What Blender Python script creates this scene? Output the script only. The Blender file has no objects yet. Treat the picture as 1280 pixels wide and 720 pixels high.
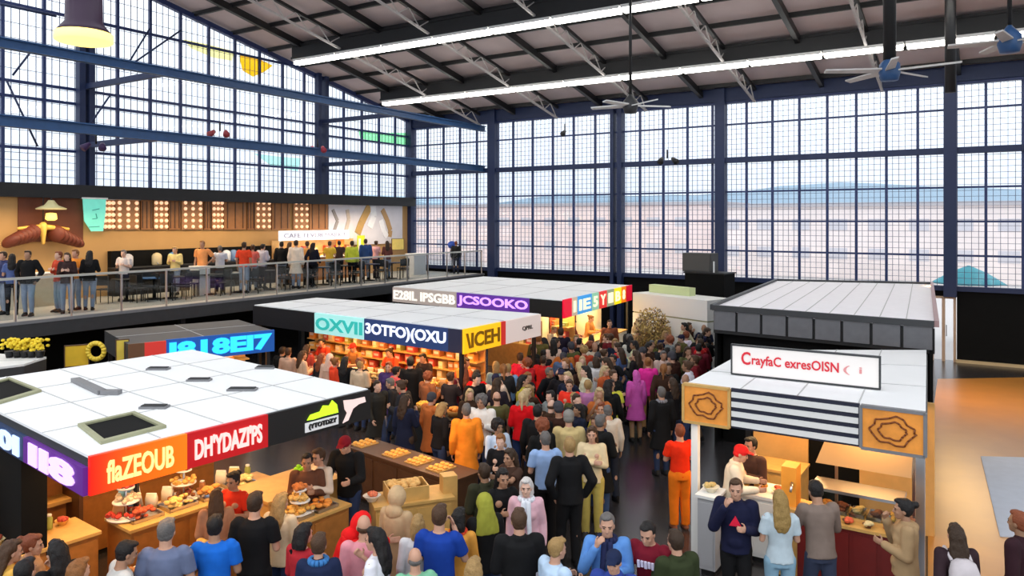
import bpy, bmesh, math, random
from mathutils import Vector, Matrix, noise
C = bpy.context.scene.collection
PI = math.pi
# ------------------------------------------------------------------ camera model
H = 5.0          # eye height above the hall floor
F = 942.0        # focal length, in pixels of a 1280 px wide frame
HY = 275.0       # horizon row
def P(x, y, z):                     # plan position of something seen at (x, y) whose height above the floor is z
    d = F*(H-z)/(y-HY)
    return Vector(((x-640)/F*d, d, z))
def PD(x, d, z=0.0):
    return Vector(((x-640)/F*d, d, z))
cam_d = bpy.data.cameras.new('camera'); cam = bpy.data.objects.new('camera', cam_d); C.objects.link(cam)
cam_d.sensor_width = 36; cam_d.lens = F/1280*36; cam_d.shift_y = -(360-HY)/1280
cam_d.clip_end = 2000; cam_d.clip_start = .05
cam.location = (0, 0, H); cam.rotation_euler = (PI/2, 0, 0)
bpy.context.scene.camera = cam

# ------------------------------------------------------------------ materials
def mat(name, col, rough=.6, metal=0., var=.0, scale=6., spec=.5, emit=None, es=0., bump=0., objcol=False, coat=0.):
    m = bpy.data.materials.new(name); m.use_nodes = True
    nt = m.node_tree; n = nt.nodes; b = n['Principled BSDF']
    b.inputs['Base Color'].default_value = (*col, 1); b.inputs['Roughness'].default_value = rough
    b.inputs['Metallic'].default_value = metal; b.inputs['Specular IOR Level'].default_value = spec
    if coat: b.inputs['Coat Weight'].default_value = coat
    if emit: b.inputs['Emission Color'].default_value = (*emit, 1); b.inputs['Emission Strength'].default_value = es
    src = None
    if objcol:
        oi = n.new('ShaderNodeObjectInfo'); src = oi.outputs['Color']
    if var or bump:
        tc = n.new('ShaderNodeTexCoord'); no = n.new('ShaderNodeTexNoise'); no.inputs['Scale'].default_value = scale
        no.inputs['Detail'].default_value = 5; nt.links.new(tc.outputs['Object'], no.inputs['Vector'])
    if var:
        mr = n.new('ShaderNodeMapRange'); mr.inputs[3].default_value = 1-var; mr.inputs[4].default_value = 1+var
        nt.links.new(no.outputs['Fac'], mr.inputs[0])
        mx = n.new('ShaderNodeVectorMath'); mx.operation = 'SCALE'
        nt.links.new(mr.outputs[0], mx.inputs['Scale'])
        if src: nt.links.new(src, mx.inputs[0])
        else: mx.inputs[0].default_value = col
        src = mx.outputs[0]
    if src: nt.links.new(src, b.inputs['Base Color'])
    if bump:
        bp = n.new('ShaderNodeBump'); bp.inputs['Strength'].default_value = bump; bp.inputs['Distance'].default_value = .02
        nt.links.new(no.outputs['Fac'], bp.inputs['Height']); nt.links.new(bp.outputs[0], b.inputs['Normal'])
    return m
def glow(name, col, s, base=None):
    return mat(name, base or col, .5, emit=col, es=s)
def glass_mat(name, tint=(1, 1, 1), gl=.06):
    m = bpy.data.materials.new(name); m.use_nodes = True; nt = m.node_tree; n = nt.nodes
    n.remove(n['Principled BSDF']); out = n['Material Output']
    t = n.new('ShaderNodeBsdfTransparent'); t.inputs[0].default_value = (*tint, 1)
    g = n.new('ShaderNodeBsdfGlossy'); g.inputs['Roughness'].default_value = .04
    mx = n.new('ShaderNodeMixShader'); mx.inputs[0].default_value = gl
    nt.links.new(t.outputs[0], mx.inputs[1]); nt.links.new(g.outputs[0], mx.inputs[2]); nt.links.new(mx.outputs[0], out.inputs[0])
    return m
M = {}
M['steel'] = mat('navy_painted_steel', (.008, .02, .075), .55, var=.15)
M['frame'] = mat('window_frame_paint', (.018, .035, .13), .5)
M['beam'] = mat('blue_beam_paint', (.025, .085, .22), .45, var=.2)
M['black'] = mat('black_paint', (.006, .006, .007), .5, var=.2)
M['blackwall'] = mat('black_wall', (.004, .004, .004), .8, spec=.15, var=.2)
M['darkgrey'] = mat('dark_grey_metal', (.035, .037, .04), .5, var=.2)
M['midgrey'] = mat('mid_grey_metal', (.2, .2, .21), .5, var=.15)
M['lattice'] = mat('pale_grey_truss', (.55, .52, .5), .5, var=.2)
M['whiteroof'] = mat('white_roof_sheet', (.87, .88, .89), .6, var=.04, scale=1.5)
M['white'] = mat('white_paint', (.8, .8, .78), .5)
M['tan'] = mat('ochre_plaster', (.55, .32, .12), .8, var=.12, scale=1.2)
M['wood'] = mat('oiled_wood', (.4, .16, .035), .45, var=.35, scale=9)
M['palewood'] = mat('pale_plywood', (.62, .37, .11), .5, var=.25, scale=7)
M['darkwood'] = mat('dark_stained_wood', (.1, .045, .02), .45, var=.3, scale=8)
M['olive'] = mat('olive_curb_paint', (.33, .33, .2), .6, var=.2)
M['chrome'] = mat('brushed_steel', (.6, .6, .62), .28, metal=1)
M['glass'] = glass_mat('clear_glass', (.98, .985, 1.0), .05)
M['railglass'] = glass_mat('rail_glass', (.8, .84, .86), .025)
M['tube'] = glow('lit_diffuser', (1, .97, .9), 12)
M['cloth'] = mat('cloth', (.5, .5, .5), .85, var=.22, scale=9, objcol=True, spec=.2)
M['skin'] = mat('skin', (.7, .5, .4), .55, var=.06, scale=20, objcol=True)
M['hair'] = mat('hair', (.1, .1, .1), .6, var=.35, scale=60, objcol=True, spec=.3, bump=.5)
M['paint'] = mat('tinted_surface', (.5, .5, .5), .5, var=.12, scale=8, objcol=True)
M['rough'] = mat('baked_surface', (.5, .5, .5), .8, var=.4, scale=25, objcol=True, bump=.6)

# ------------------------------------------------------------------ mesh builder
class Fr:                                   # a plan frame: a along d, o to the left of d, z up
    def __init__(s, O, d):
        s.O = Vector((O[0], O[1], 0)); s.d = Vector((d[0], d[1], 0)).normalized(); s.n = Vector((-s.d.y, s.d.x, 0))
    def __call__(s, a, o, z): return s.O + s.d*a + s.n*o + Vector((0, 0, z))
    def ang(s): return math.atan2(s.d.y, s.d.x)
WF = Fr((0, 0), (1, 0))
class MB:
    def __init__(s): s.v = []; s.f = []; s.sm = []
    def add(s, vs, fs, sm=False):
        k = len(s.v); s.v += [Vector(v) for v in vs]
        for f in fs: s.f.append(tuple(i+k for i in f)); s.sm.append(sm)
        return s
    def hexa(s, p, sm=False):               # 8 points, bottom ring then top ring
        return s.add(p, [(3, 2, 1, 0), (4, 5, 6, 7), (0, 1, 5, 4), (1, 2, 6, 5), (2, 3, 7, 6), (3, 0, 4, 7)])
    def box(s, fr, a0, a1, o0, o1, z0, z1):
        return s.hexa([fr(a0, o0, z0), fr(a1, o0, z0), fr(a1, o1, z0), fr(a0, o1, z0), fr(a0, o0, z1), fr(a1, o0, z1), fr(a1, o1, z1), fr(a0, o1, z1)])
    def prism(s, poly, z0, z1):
        n = len(poly); A = [Vector((p[0], p[1], z0)) for p in poly]; B = [Vector((p[0], p[1], z1)) for p in poly]
        return s.add(A+B, [tuple(range(n-1, -1, -1)), tuple(range(n, 2*n))] + [(i, (i+1) % n, n+(i+1) % n, n+i) for i in range(n)])
    def bar(s, p, q, w, h=None, up=(0, 0, 1)):     # rectangular bar between two points
        p = Vector(p); q = Vector(q); h = h or w; d = (q-p).normalized(); u = Vector(up)
        if abs(d.dot(u)) > .99: u = Vector((1, 0, 0))
        x = d.cross(u).normalized()*w/2; y = x.cross(d).normalized()*h/2
        return s.hexa([p-x-y, p+x-y, q+x-y, q-x-y, p-x+y, p+x+y, q+x+y, q-x+y])
    def tube(s, p, q, r, r2=None, n=10, cap=False):
        p = Vector(p); q = Vector(q); r2 = r if r2 is None else r2; d = (q-p).normalized()
        u = Vector((0, 0, 1)) if abs(d.z) < .95 else Vector((1, 0, 0)); x = d.cross(u).normalized(); y = d.cross(x)
        prof = []
        if cap:
            for i in range(1, 4): t = i*PI/8; prof.append((p-d*r*math.cos(t), r*math.sin(t)))
            prof.append((p, r)); prof.append((q, r2))
            for i in range(3, 0, -1): t = i*PI/8; prof.append((q+d*r2*math.cos(t), r2*math.sin(t)))
            ends = (p-d*r, q+d*r2)
        else: prof = [(p, r), (q, r2)]; ends = (p, q)
        vs = [c+(x*math.cos(2*PI*k/n)+y*math.sin(2*PI*k/n))*rr for c, rr in prof for k in range(n)]
        fs = []
        for j in range(len(prof)-1):
            for k in range(n): fs.append((j*n+k, j*n+(k+1) % n, (j+1)*n+(k+1) % n, (j+1)*n+k))
        vs += [ends[0], ends[1]]; a = len(vs)-2; L = (len(prof)-1)*n
        for k in range(n): fs.append((a, (k+1) % n, k)); fs.append((a+1, L+k, L+(k+1) % n))
        return s.add(vs, fs, True)
    def ell(s, c, r, nu=16, nv=10, M3=None):
        c = Vector(c); vs = []; fs = []
        for j in range(1, nv):
            t = PI*j/nv
            for i in range(nu):
                a = 2*PI*i/nu; v = Vector((r[0]*math.sin(t)*math.cos(a), r[1]*math.sin(t)*math.sin(a), r[2]*math.cos(t)))
                vs.append(c+(M3 @ v if M3 else v))
        v = Vector((0, 0, r[2])); w = M3 @ v if M3 else v
        vs += [c+w, c-w]; a = len(vs)-2
        for j in range(nv-2):
            for i in range(nu): fs.append((j*nu+i, (j+1)*nu+i, (j+1)*nu+(i+1) % nu, j*nu+(i+1) % nu))
        for i in range(nu): fs.append((a, i, (i+1) % nu)); fs.append((a+1, (nv-2)*nu+(i+1) % nu, (nv-2)*nu+i))
        return s.add(vs, fs, True)
    def loft(s, rings, n=20, pw=2.0):       # rings: (z, cx, cy, rx, ry), bottom to top
        vs = []; fs = []
        for z, cx, cy, rx, ry in rings:
            for k in range(n):
                a = 2*PI*k/n; ca, sa = math.cos(a), math.sin(a)
                vs.append(Vector((cx+rx*math.copysign(abs(ca)**(2/pw), ca), cy+ry*math.copysign(abs(sa)**(2/pw), sa), z)))
        m = len(rings)
        for j in range(m-1):
            for k in range(n): fs.append((j*n+k, j*n+(k+1) % n, (j+1)*n+(k+1) % n, (j+1)*n+k))
        fs.append(tuple(range(n-1, -1, -1))); fs.append(tuple((m-1)*n+k for k in range(n)))
        return s.add(vs, fs, True)
    def lathe(s, c, prof, n=20): return s.loft([(c[2]+z, c[0], c[1], r, r) for r, z in prof], n)
    def xf(s, fn):
        s.v = [fn(v) for v in s.v]; return s
    def merge(s, o):
        k = len(s.v); s.v += o.v; s.f += [tuple(i+k for i in f) for f in o.f]; s.sm += o.sm; return s
    def mesh(s, name):
        me = bpy.data.meshes.new(name); me.from_pydata([tuple(v) for v in s.v], [], s.f); me.update()
        me.polygons.foreach_set('use_smooth', s.sm); return me
    def build(s, name, m, parent=None, col=None):
        off = parent_loc(parent)
        if off.length: s.v = [v-off for v in s.v]
        return link(name, s.mesh(name), m, parent, col)
def parent_loc(p):
    t = Vector((0, 0, 0))
    while p is not None: t += p.location; p = p.parent
    return t
def link(name, me, m=None, parent=None, col=None):
    o = bpy.data.objects.new(name, me); C.objects.link(o)
    if m is not None and not me.materials: me.materials.append(m)
    if parent is not None: o.parent = parent
    if col is not None: o.color = (*col, 1)
    return o
LAB = {}
def tag(o, label, cat, group=None, kind=None):
    o['label'] = label; o['category'] = cat
    if group: o['group'] = group
    if kind: o['kind'] = kind
    return o
def thing(name, label, cat, loc=(0, 0, 0), group=None, rz=0.):
    o = bpy.data.objects.new(name, None); C.objects.link(o); o.location = loc; o.rotation_euler = (0, 0, rz)
    return tag(o, label, cat, group)
def struct(name, mb, m, parent=None, col=None):
    o = mb.build(name, m, parent, col)
    o['kind'] = 'structure'; return o
def copy_tree(o, parent=None):
    c = o.copy(); C.objects.link(c)
    if parent is not None: c.parent = parent
    for ch in list(o.children): copy_tree(ch, c)
    return c
FONT = {}
TS = bpy.data.scenes.new('workshop')
def evaluated(ob):
    vl = TS.view_layers[0]; vl.update(); dg = vl.depsgraph
    return bpy.data.meshes.new_from_object(ob.evaluated_get(dg))
def text_mesh(txt, O, dx, dz, w, h, depth=.015, bold=.0, nrm=None):   # lettering filling w x h from O; dx reading direction, dz up
    key = (txt, bold)
    if key not in FONT:
        cu = bpy.data.curves.new('t', 'FONT'); cu.body = txt; cu.size = 1; cu.offset = bold; cu.extrude = .5; cu.resolution_u = 3
        ob = bpy.data.objects.new('t', cu); TS.collection.objects.link(ob); me = evaluated(ob)
        vs = [v.co.copy() for v in me.vertices]; fs = [tuple(p.vertices) for p in me.polygons]
        bpy.data.objects.remove(ob); bpy.data.curves.remove(cu); bpy.data.meshes.remove(me)
        x0 = min(v.x for v in vs); x1 = max(v.x for v in vs); y0 = min(v.y for v in vs); y1 = max(v.y for v in vs)
        FONT[key] = ([((v.x-x0)/(x1-x0), (v.y-y0)/(y1-y0), v.z) for v in vs], fs)
    vs, fs = FONT[key]; dx = Vector(dx).normalized(); dz = Vector(dz).normalized(); n = dx.cross(dz); O = Vector(O)
    return MB().add([O+dx*x*w+dz*y*h+n*(z*depth) for x, y, z in vs], fs)
def remesh(mb, name, vox, smooth=3, wr=0., wsc=8., seed=0):
    me = mb.mesh('tmp'); ob = bpy.data.objects.new('tmp', me); TS.collection.objects.link(ob)
    r = ob.modifiers.new('r', 'REMESH'); r.mode = 'VOXEL'; r.voxel_size = vox; r.use_smooth_shade = True
    if smooth: sm = ob.modifiers.new('s', 'SMOOTH'); sm.factor = .5; sm.iterations = smooth
    out = evaluated(ob); out.name = name
    bpy.data.objects.remove(ob); bpy.data.meshes.remove(me)
    if wr:
        o = Vector((seed*3.1, seed*1.7, seed)); n_ = len(out.vertices); co = [0.]*(3*n_); no = [0.]*(3*n_)
        out.vertices.foreach_get('co', co); out.vertices.foreach_get('normal', no)
        for i in range(0, 3*n_, 3):
            w = noise.noise(Vector((co[i]*wsc, co[i+1]*wsc, co[i+2]*wsc*.55))+o)*wr
            co[i] += no[i]*w; co[i+1] += no[i+1]*w; co[i+2] += no[i+2]*w
        out.vertices.foreach_set('co', co)
    out.polygons.foreach_set('use_smooth', [True]*len(out.polygons)); out.update()
    return out
# ------------------------------------------------------------------ hall geometry
Y0 = 36.5
W_DIR = Vector((.843, -.537, 0)); U_DIR = Vector((.537, .843, 0))
def hit(fr, o, x):                       # distance along a frame line (offset o) seen at pixel column x
    t = (x-640)/F; O = fr(0, o, 0); return (t*O.y-O.x)/(fr.d.x-t*fr.d.y)
_b = Fr((0, Y0), (.843, -.537)); s0 = hit(_b, 0, 513)
C0 = _b(s0, 0, 0)
BW = Fr((C0.x, C0.y), (.843, -.537))     # back wall: a to the right, o>0 outside
LW = Fr((C0.x, C0.y), (-.537, -.843))    # left wall: a towards the viewer, o>0 inside the hall
OB = 4.8; ZB = 2.36                      # balcony depth and floor height
SL = .205; Z_E = 10.3
def roofz(b): return Z_E+SL*b
def RP(s, b, dz=0): return BW(s, -b, roofz(b)+dz)
def lz(x, y, o=0.):                      # left wall plane: (a, z) of a pixel
    a = hit(LW, o, x); p = LW(a, o, 0); return a, H+(HY-y)*p.y/F
def bz(x, y, o=0.):
    a = hit(BW, o, x); p = BW(a, o, 0); return a, H+(HY-y)*p.y/F
S_END = 43.2; B_END = 36.

# floor
def floor_mat():
    m = mat('polished_concrete', (.03, .028, .03), .25, var=.35, scale=.7, spec=.6)
    return m
struct('floor', MB().prism([tuple(BW(-.3, .3, 0))[:2], tuple(BW(-.3, -B_END-2, 0))[:2], tuple(BW(S_END, -B_END-2, 0))[:2], tuple(BW(S_END, .3, 0))[:2]], -.2, 0), floor_mat())
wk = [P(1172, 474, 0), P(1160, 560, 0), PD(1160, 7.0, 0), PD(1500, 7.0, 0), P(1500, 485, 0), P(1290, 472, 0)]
struct('floor_warm_spill', MB().prism([tuple(p)[:2] for p in wk[::-1]], 0, .012), mat('amber_light_spill', (.42, .19, .035), .3, var=.2, scale=1.3, spec=.6))  # amber slab: warm stall light painted into the floor colour
m_ = MB(); m_.prism([tuple(p)[:2] for p in [P(1226, 572, 0), P(1250, 672, 0), P(1400, 680, 0), P(1350, 575, 0)][::-1]], .012, .03)
tag(m_.build('floor_mat', mat('pale_blue_mat', (.5, .56, .66), .7, var=.1, scale=5)), 'pale blue floor mat at the right edge of the floor painted with warm light', 'mat')

# back wall: black base, navy window bays
xs_col = [618, 772, 902, 1188]
cols = [hit(BW, 0, x) for x in xs_col] + [34., 43.]
zs = [2.6, 3.75, 4.95, 6.15, 7.45, 8.9, 9.78]
ZS = 2.55; ZT = 9.85
struct('wall_back', MB().box(BW, -.3, hit(BW, 0, 1163), 0, .3, 0, ZS).box(BW, hit(BW, 0, 1196), S_END, 0, .3, 0, ZS).box(BW, hit(BW, 0, 1163), hit(BW, 0, 1196), 0, .3, 2.3, ZS), M['blackwall'])
struct('trim_1', MB().box(BW, -.2, S_END, -.12, .2, ZS-.05, ZS+.12), M['steel'])
struct('trim_2', MB().box(BW, -.2, S_END, -.15, .3, ZT, ZT+.55), M['steel'])
struct('trim_3', MB().box(BW, -.2, S_END, -.18, .1, 7.33, 7.55), M['steel'])
edges = [0.12]+cols
for k, c in enumerate(cols):
    mb = MB().box(BW, c-.2, c+.2, -.3, .15, 2.3 if k == 3 else 0, roofz(0)+.1)
    if k == 1: mb = MB().box(BW, c-.24, c-.08, -.3, .15, 0, roofz(0)).box(BW, c+.1, c+.3, -.3, .15, 0, roofz(0))
    struct('column', mb, M['steel'])
npan = [5, 6, 4.35, 8, 8.7, 8.5]
muntin_m = mat('muntin_paint', (.1, .12, .2), .5)
for k in range(len(edges)-1):
    a0, a1 = edges[k], edges[k+1]; st = (a1-a0)/npan[k]
    fr = MB(); a = a0+st
    while a < a1-.05: fr.box(BW, a-.045, a+.045, -.05, .05, ZS, ZT); a += st
    for z in zs[1:-1]:
        if abs(z-7.45) > .1: fr.box(BW, a0, a1, -.04, .04, z-.035, z+.035)
    fr.box(BW, a0, a1, -.06, .06, ZT-.1, ZT)
    w = struct('window_%d' % (k+1), fr, M['frame'])
    mu = MB(); a = a0; sub = st/5
    while a < a1: mu.box(BW, a-.008, a+.008, -.012, .012, ZS, ZT); a += sub
    z = ZS
    while z < ZT: mu.box(BW, a0, a1, -.012, .012, z-.007, z+.007); z += .205
    struct('muntins', mu, muntin_m, w)
    struct('glass_pane', MB().box(BW, a0, a1, .02, .028, ZS, ZT), M['glass'], w)
# corner post
struct('column', MB().box(BW, -.15, .25, -.25, .2, 0, roofz(0)), M['steel'])
# glass door in the back wall beyond the right hand stall
d0, d1 = hit(BW, 0, 1164), hit(BW, 0, 1195)
dr = struct('door_1', MB().box(BW, d0, d0+.08, -.06, .12, 0, 2.3).box(BW, d1-.08, d1, -.06, .12, 0, 2.3).box(BW, d0, d1, -.06, .12, 2.22, 2.3).box(BW, (d0+d1)/2-.05, (d0+d1)/2+.05, -.05, .1, 0, 2.25), mat('bronze_door_frame', (.5, .35, .25), .5))
struct('glass_pane', MB().box(BW, d0, d1, .0, .01, 0, 2.3), M['glass'], dr)
struct('door_handle', MB().box(BW, (d0+d1)/2+.08, (d0+d1)/2+.11, -.12, -.05, .9, 1.3), M['chrome'], dr)
struct('baseboard_back', MB().box(BW, d1, S_END, -.12, 0, 0, .1), mat('pale_plinth', (.6, .45, .25), .6))

# left wall: windows above the girder, ochre plaster behind the balcony
LA = 34.
gz0, gz1 = 5.72, 6.17
def gable(z): return max(0., (z-Z_E)/SL)
struct('girder', MB().box(LW, 0, LA, -.2, .35, gz0, gz1), M['black'])['kind'] = 'structure'
struct('wall_left', MB().box(LW, 0, LA, -.3, 0, 0, gz0), M['tan'])
fr = MB(); a = 1.22
lw_z = [7.3, 8.9, 9.38, 11.8]
while a < LA: fr.box(LW, a-.045, a+.045, -.05, .06, gz1, roofz(a)-.05); a += 1.22
for z in lw_z: fr.box(LW, gable(z), LA, -.05, .05, z-.045, z+.045)
fr.hexa([LW(0, -.1, roofz(0)-.2), LW(LA, -.1, roofz(LA)-.2), LW(LA, .1, roofz(LA)-.2), LW(0, .1, roofz(0)-.2), LW(0, -.1, roofz(0)), LW(LA, -.1, roofz(LA)), LW(LA, .1, roofz(LA)), LW(0, .1, roofz(0))])
w = struct('window_8', fr, M['frame'])
mu = MB(); a = .24
while a < LA: mu.box(LW, a-.009, a+.009, -.012, .012, gz1, roofz(a)-.1); a += .244
z = gz1+.25
while z < 7.3: mu.box(LW, 0, LA, -.012, .012, z-.008, z+.008); z += .24
while z < 16: mu.box(LW, gable(z), LA, -.012, .012, z-.007, z+.007); z += .48
struct('muntins', mu, muntin_m, w)
struct('glass_pane', MB().hexa([LW(0, -.03, gz1), LW(LA, -.03, gz1), LW(LA, -.02, gz1), LW(0, -.02, gz1), LW(0, -.03, roofz(0)), LW(LA, -.03, roofz(LA)), LW(LA, -.02, roofz(LA)), LW(0, -.02, roofz(0))]), M['glass'], w)
for xc in ((101, 113), (398, 407)):
    for x in xc:
        a = hit(LW, .2, x); struct('column', MB().box(LW, a-.1, a+.1, .06, .32, gz0, roofz(a)), M['steel'])
# coloured film added on the high panes in place of colours showing in the glass
def overlay(pts, col, label, o=-.05):
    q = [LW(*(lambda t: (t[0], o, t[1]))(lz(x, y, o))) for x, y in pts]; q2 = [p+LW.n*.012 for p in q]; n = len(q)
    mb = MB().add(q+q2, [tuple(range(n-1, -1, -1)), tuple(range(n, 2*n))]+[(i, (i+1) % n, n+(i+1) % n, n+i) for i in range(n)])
    m = glass_mat('tinted_overlay', col, .03)
    tag(mb.build('window_overlay', m), label, 'window film')
overlay([(299, 66), (318, 70), (328, 76), (341, 82), (330, 90), (316, 96), (303, 88), (300, 76)], (1, .72, .12), 'amber film patch high on the left glazing near the roof')
overlay([(229, 49), (262, 56), (292, 64), (290, 76), (266, 72), (238, 60)], (1, .95, .6), 'pale yellow film patch on the glazing left of the amber one')
overlay([(448, 162), (476, 166), (511, 166), (511, 182), (480, 179), (450, 173)], (.55, .95, .62), 'green film patch on the glazing beside the corner post')
overlay([(318, 192), (350, 196), (376, 198), (372, 214), (340, 208)], (.75, .97, .9), 'faint mint film patch on the glazing above the mezzanine girder')

# balcony
bal = MB().box(LW, 0.2, LA, 0, OB, ZB-.3, ZB)
struct('floor_balcony', bal, mat('pale_screed', (.5, .47, .42), .5, var=.12, scale=1.5))
struct('trim_4', MB().box(LW, 0.2, LA, OB, OB+.08, ZB-.42, ZB-.06), M['darkgrey'])
struct('trim_5', MB().box(LW, 0.2, LA, OB, OB+.1, ZB-.06, ZB+.02), M['midgrey'])
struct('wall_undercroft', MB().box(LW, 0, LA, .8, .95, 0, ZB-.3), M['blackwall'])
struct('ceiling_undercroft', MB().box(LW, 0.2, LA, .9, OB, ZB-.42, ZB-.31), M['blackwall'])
a = 1.6
while a < LA:
    struct('column', MB().box(LW, a-.08, a+.08, OB-.5, OB-.34, 0, ZB-.4), M['black']); a += 4.9
rl = thing('balcony_railing', 'glass balcony railing with a pale metal handrail along the mezzanine edge', 'railing', tuple(LW(14, OB, ZB)))
MB().box(LW, .3, LA, OB-.03, OB+.05, ZB+1.1, ZB+1.16).build('handrail', mat('pale_rail', (.55, .55, .5), .35, metal=.5), rl)
a = .3
while a < 28:
    MB().box(LW, a-.02, a+.02, OB-.02, OB+.03, ZB, ZB+1.1).build('post', M['chrome'], rl)
    MB().box(LW, a+.05, a+1.35, OB, OB+.012, ZB+.08, ZB+1.08).build('glass_panel', M['railglass'], rl); a += 1.4

# blue runway beams in front of the left glazing
for z, h, lb in ((7.53, .3, 'lower blue crane beam spanning in front of the left glazing'), (9.5, .27, 'upper blue crane beam spanning in front of the left glazing')):
    b = thing('crane_beam', lb, 'beam', tuple(LW(15, OB, z)))
    e = 0.05
    MB().box(LW, e, LA, OB-.12, OB+.12, z+h/2-.04, z+h/2).box(LW, e, LA, OB-.12, OB+.12, z-h/2, z-h/2+.04).box(LW, e, LA, OB-.03, OB+.03, z-h/2, z+h/2).build('flange_beam', M['beam'], b)
    for x in (107, 403):
        a = hit(LW, .2, x); MB().box(LW, a-.07, a+.07, .2, OB-.05, z-.1, z+.08).build('bracket', M['steel'], b)
def rod(p, q, lb, r=.03, m='steel'):
    tag(MB().tube(p, q, r, n=8).build('brace_rod', M[m]), lb, 'brace')
def lp(x, y, o): a, z = lz(x, y, o); return LW(a, o, z)
rod(lp(16, 94, 2.4), lp(46, 55, 2.4), 'thin brace rod rising over the upper crane beam at far left')
rod(lp(8, 100, 2.4), lp(47, 183, 2.4), 'thin brace rod dropping from the upper crane beam at far left')
rod(lp(155, 88, 2.4), lp(187, 36, 2.4), 'steep thin brace rod right of the hanging heater')
rod(lp(165, 80, 2.4), lp(226, 38, 2.4), 'shallow thin brace rod right of the hanging heater')
rod(lp(113, 155, 2.4), lp(137, 120, 2.4), 'short brace rod between the crane beams beside the double column')
rod(lp(0, 5, 3.4), lp(70, 20, 3.4), 'thin tie rod near the top left corner', .04)

# roof
B_SKY = 17.5
def slab(b0, b1, d0, d1): return MB().hexa([RP(-.3, b0, d0), RP(S_END, b0, d0), RP(S_END, b1, d0), RP(-.3, b1, d0), RP(-.3, b0, d1), RP(S_END, b0, d1), RP(S_END, b1, d1), RP(-.3, b1, d1)])
struct('ceiling', slab(0, B_SKY, .08, .2), mat('roof_deck', (.6, .5, .5), .7, var=.25, scale=.6))
struct('ceiling_added_glazing', slab(B_SKY, B_END, .1, .11), M['glass'])  # unseen glazed roof part, added so sky light falls on the stall roofs
pu = MB(); b = .6
while b < B_END:
    pu.bar(RP(-.2, b, 0), RP(S_END, b, 0), .1, .16); b += 1.75
tag(pu.build('roof_purlins', M['black']), 'dark purlins running under the whole roof deck', 'purlins', kind='structure')
for i, s in enumerate([2.3, 6.6, 11.2, 15.8, 20.5, 25., 30., 35., 40.]):
    tag(MB().bar(RP(s, 0, -.14), RP(s, B_END, -.14), .16, .26).build('rafter', M['black']), 'dark rafter under the roof deck', 'rafter', 'dark rafters', kind='structure')
for i, s in enumerate([4.6, 9.0, 13.4, 18.0, 22.6, 27.4]):
    t = thing('roof_truss', '%s pale lattice truss from the left, sloping under the roof' % ['first', 'second', 'third', 'fourth', 'fifth', 'sixth'][i], 'truss', tuple(RP(s, 12, 0)), 'pale lattice roof trusses'); t['kind'] = 'structure'
    MB().bar(RP(s, .2, -.12), RP(s, B_END, -.12), .12, .12).build('top_chord', M['black'], t)
    MB().bar(RP(s, .2, -.62), RP(s, B_END, -.62), .075, .075).build('bottom_chord', M['lattice'], t)
    z_ = MB(); b = .3; k = 0
    while b < 30:
        z_.bar(RP(s, b, -.16 if k % 2 else -.6), RP(s, b+.55, -.6 if k % 2 else -.16), .032); b += .55; k += 1
    z_.build('web', M['lattice'], t)
# cross girders with strip lights
for gi, (b, z, sA, sB, gn) in enumerate(((4.2, 10.42, hit(BW, -4.2, 478), 42., 'rear'), (9.5, 11.4, hit(BW, -9.5, 368), 42., 'front'))):
    g = thing('light_girder', 'dark roof girder carrying the %s row of strip lights' % gn, 'girder', tuple(BW(10, -b, z)))
    g['kind'] = 'structure'
    MB().box(BW, sA, sB, -b-.19, -b+.19, z+.16, z+.24).box(BW, sA, sB, -b-.19, -b+.19, z+.66, z+.74).box(BW, sA, sB, -b-.14, -b+.14, z+.24, z+.66).build('flange_beam', M['black'], g)
    MB().tube(BW(sA, -b+.25, z+.42), BW(sB, -b+.25, z+.8), .05).build('conduit', M['lattice'], g)
    s = sA+.1; k = 0; L = 2.35
    while s < 27.5:
        nm = '%s strip light from the left along the %s roof girder' % (['first', 'second', 'third', 'fourth', 'fifth', 'sixth', 'seventh', 'eighth', 'ninth', 'tenth', 'eleventh', 'twelfth'][k], gn)
        t = thing('strip_light', nm, 'light', tuple(BW(s+L/2, -b, z)), 'strip lights on the %s girder' % gn)
        MB().box(BW, s, s+L, -b-.19, -b+.19, z+.06, z+.155).build('housing', M['white'], t)
        MB().box(BW, s+.03, s+L-.03, -b-.14, -b+.14, z-.05, z+.06).build('diffuser', M['tube'], t)
        s += L+.07; k += 1
# ceiling fans
def fan(x, y, d, R, rot, label, motor, n=5, pole=.04, bc='white'):
    c = PD(x, d, H+(HY-y)*d/F); t = thing('ceiling_fan', label, 'fan', tuple(c))
    b = -(BW.n.dot(c-BW.O)); top = roofz(b)-.05
    MB().tube(c+Vector((0, 0, .2)), Vector((c.x, c.y, top)), pole).build('pole', M['black'], t)
    MB().lathe(tuple(c), [(.03, -.22), (.16, -.2), (.2, -.05), (.19, .12), (.1, .22), (.04, .3)]).build('motor', M[motor], t)
    for k in range(n):
        A = rot+2*PI*k/n; dv = Vector((math.cos(A), math.sin(A), 0)); nv = Vector((-dv.y, dv.x, .25))*.09
        p = c+dv*.18; q = c+dv*R; th = Vector((0, 0, .015))
        MB().hexa([p-nv-th, p+nv-th, q+nv*.7-th, q-nv*.7-th, p-nv+th, p+nv+th, q+nv*.7+th, q-nv*.7+th]).build('blade', M[bc], t)
fan(788, 132, 20, 1.1, .15, 'white bladed ceiling fan on a long thin pole in front of the back windows', 'darkgrey', bc='white')
fan(1112, 88, 15, 1.25, .55, 'blue ceiling fan with pale blades below the rear light girder', 'beam', pole=.12, bc='lattice')
fan(1262, 52, 14, 1.0, .2, 'partly cropped ceiling fan at the upper right edge', 'beam', bc='lattice')
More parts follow.
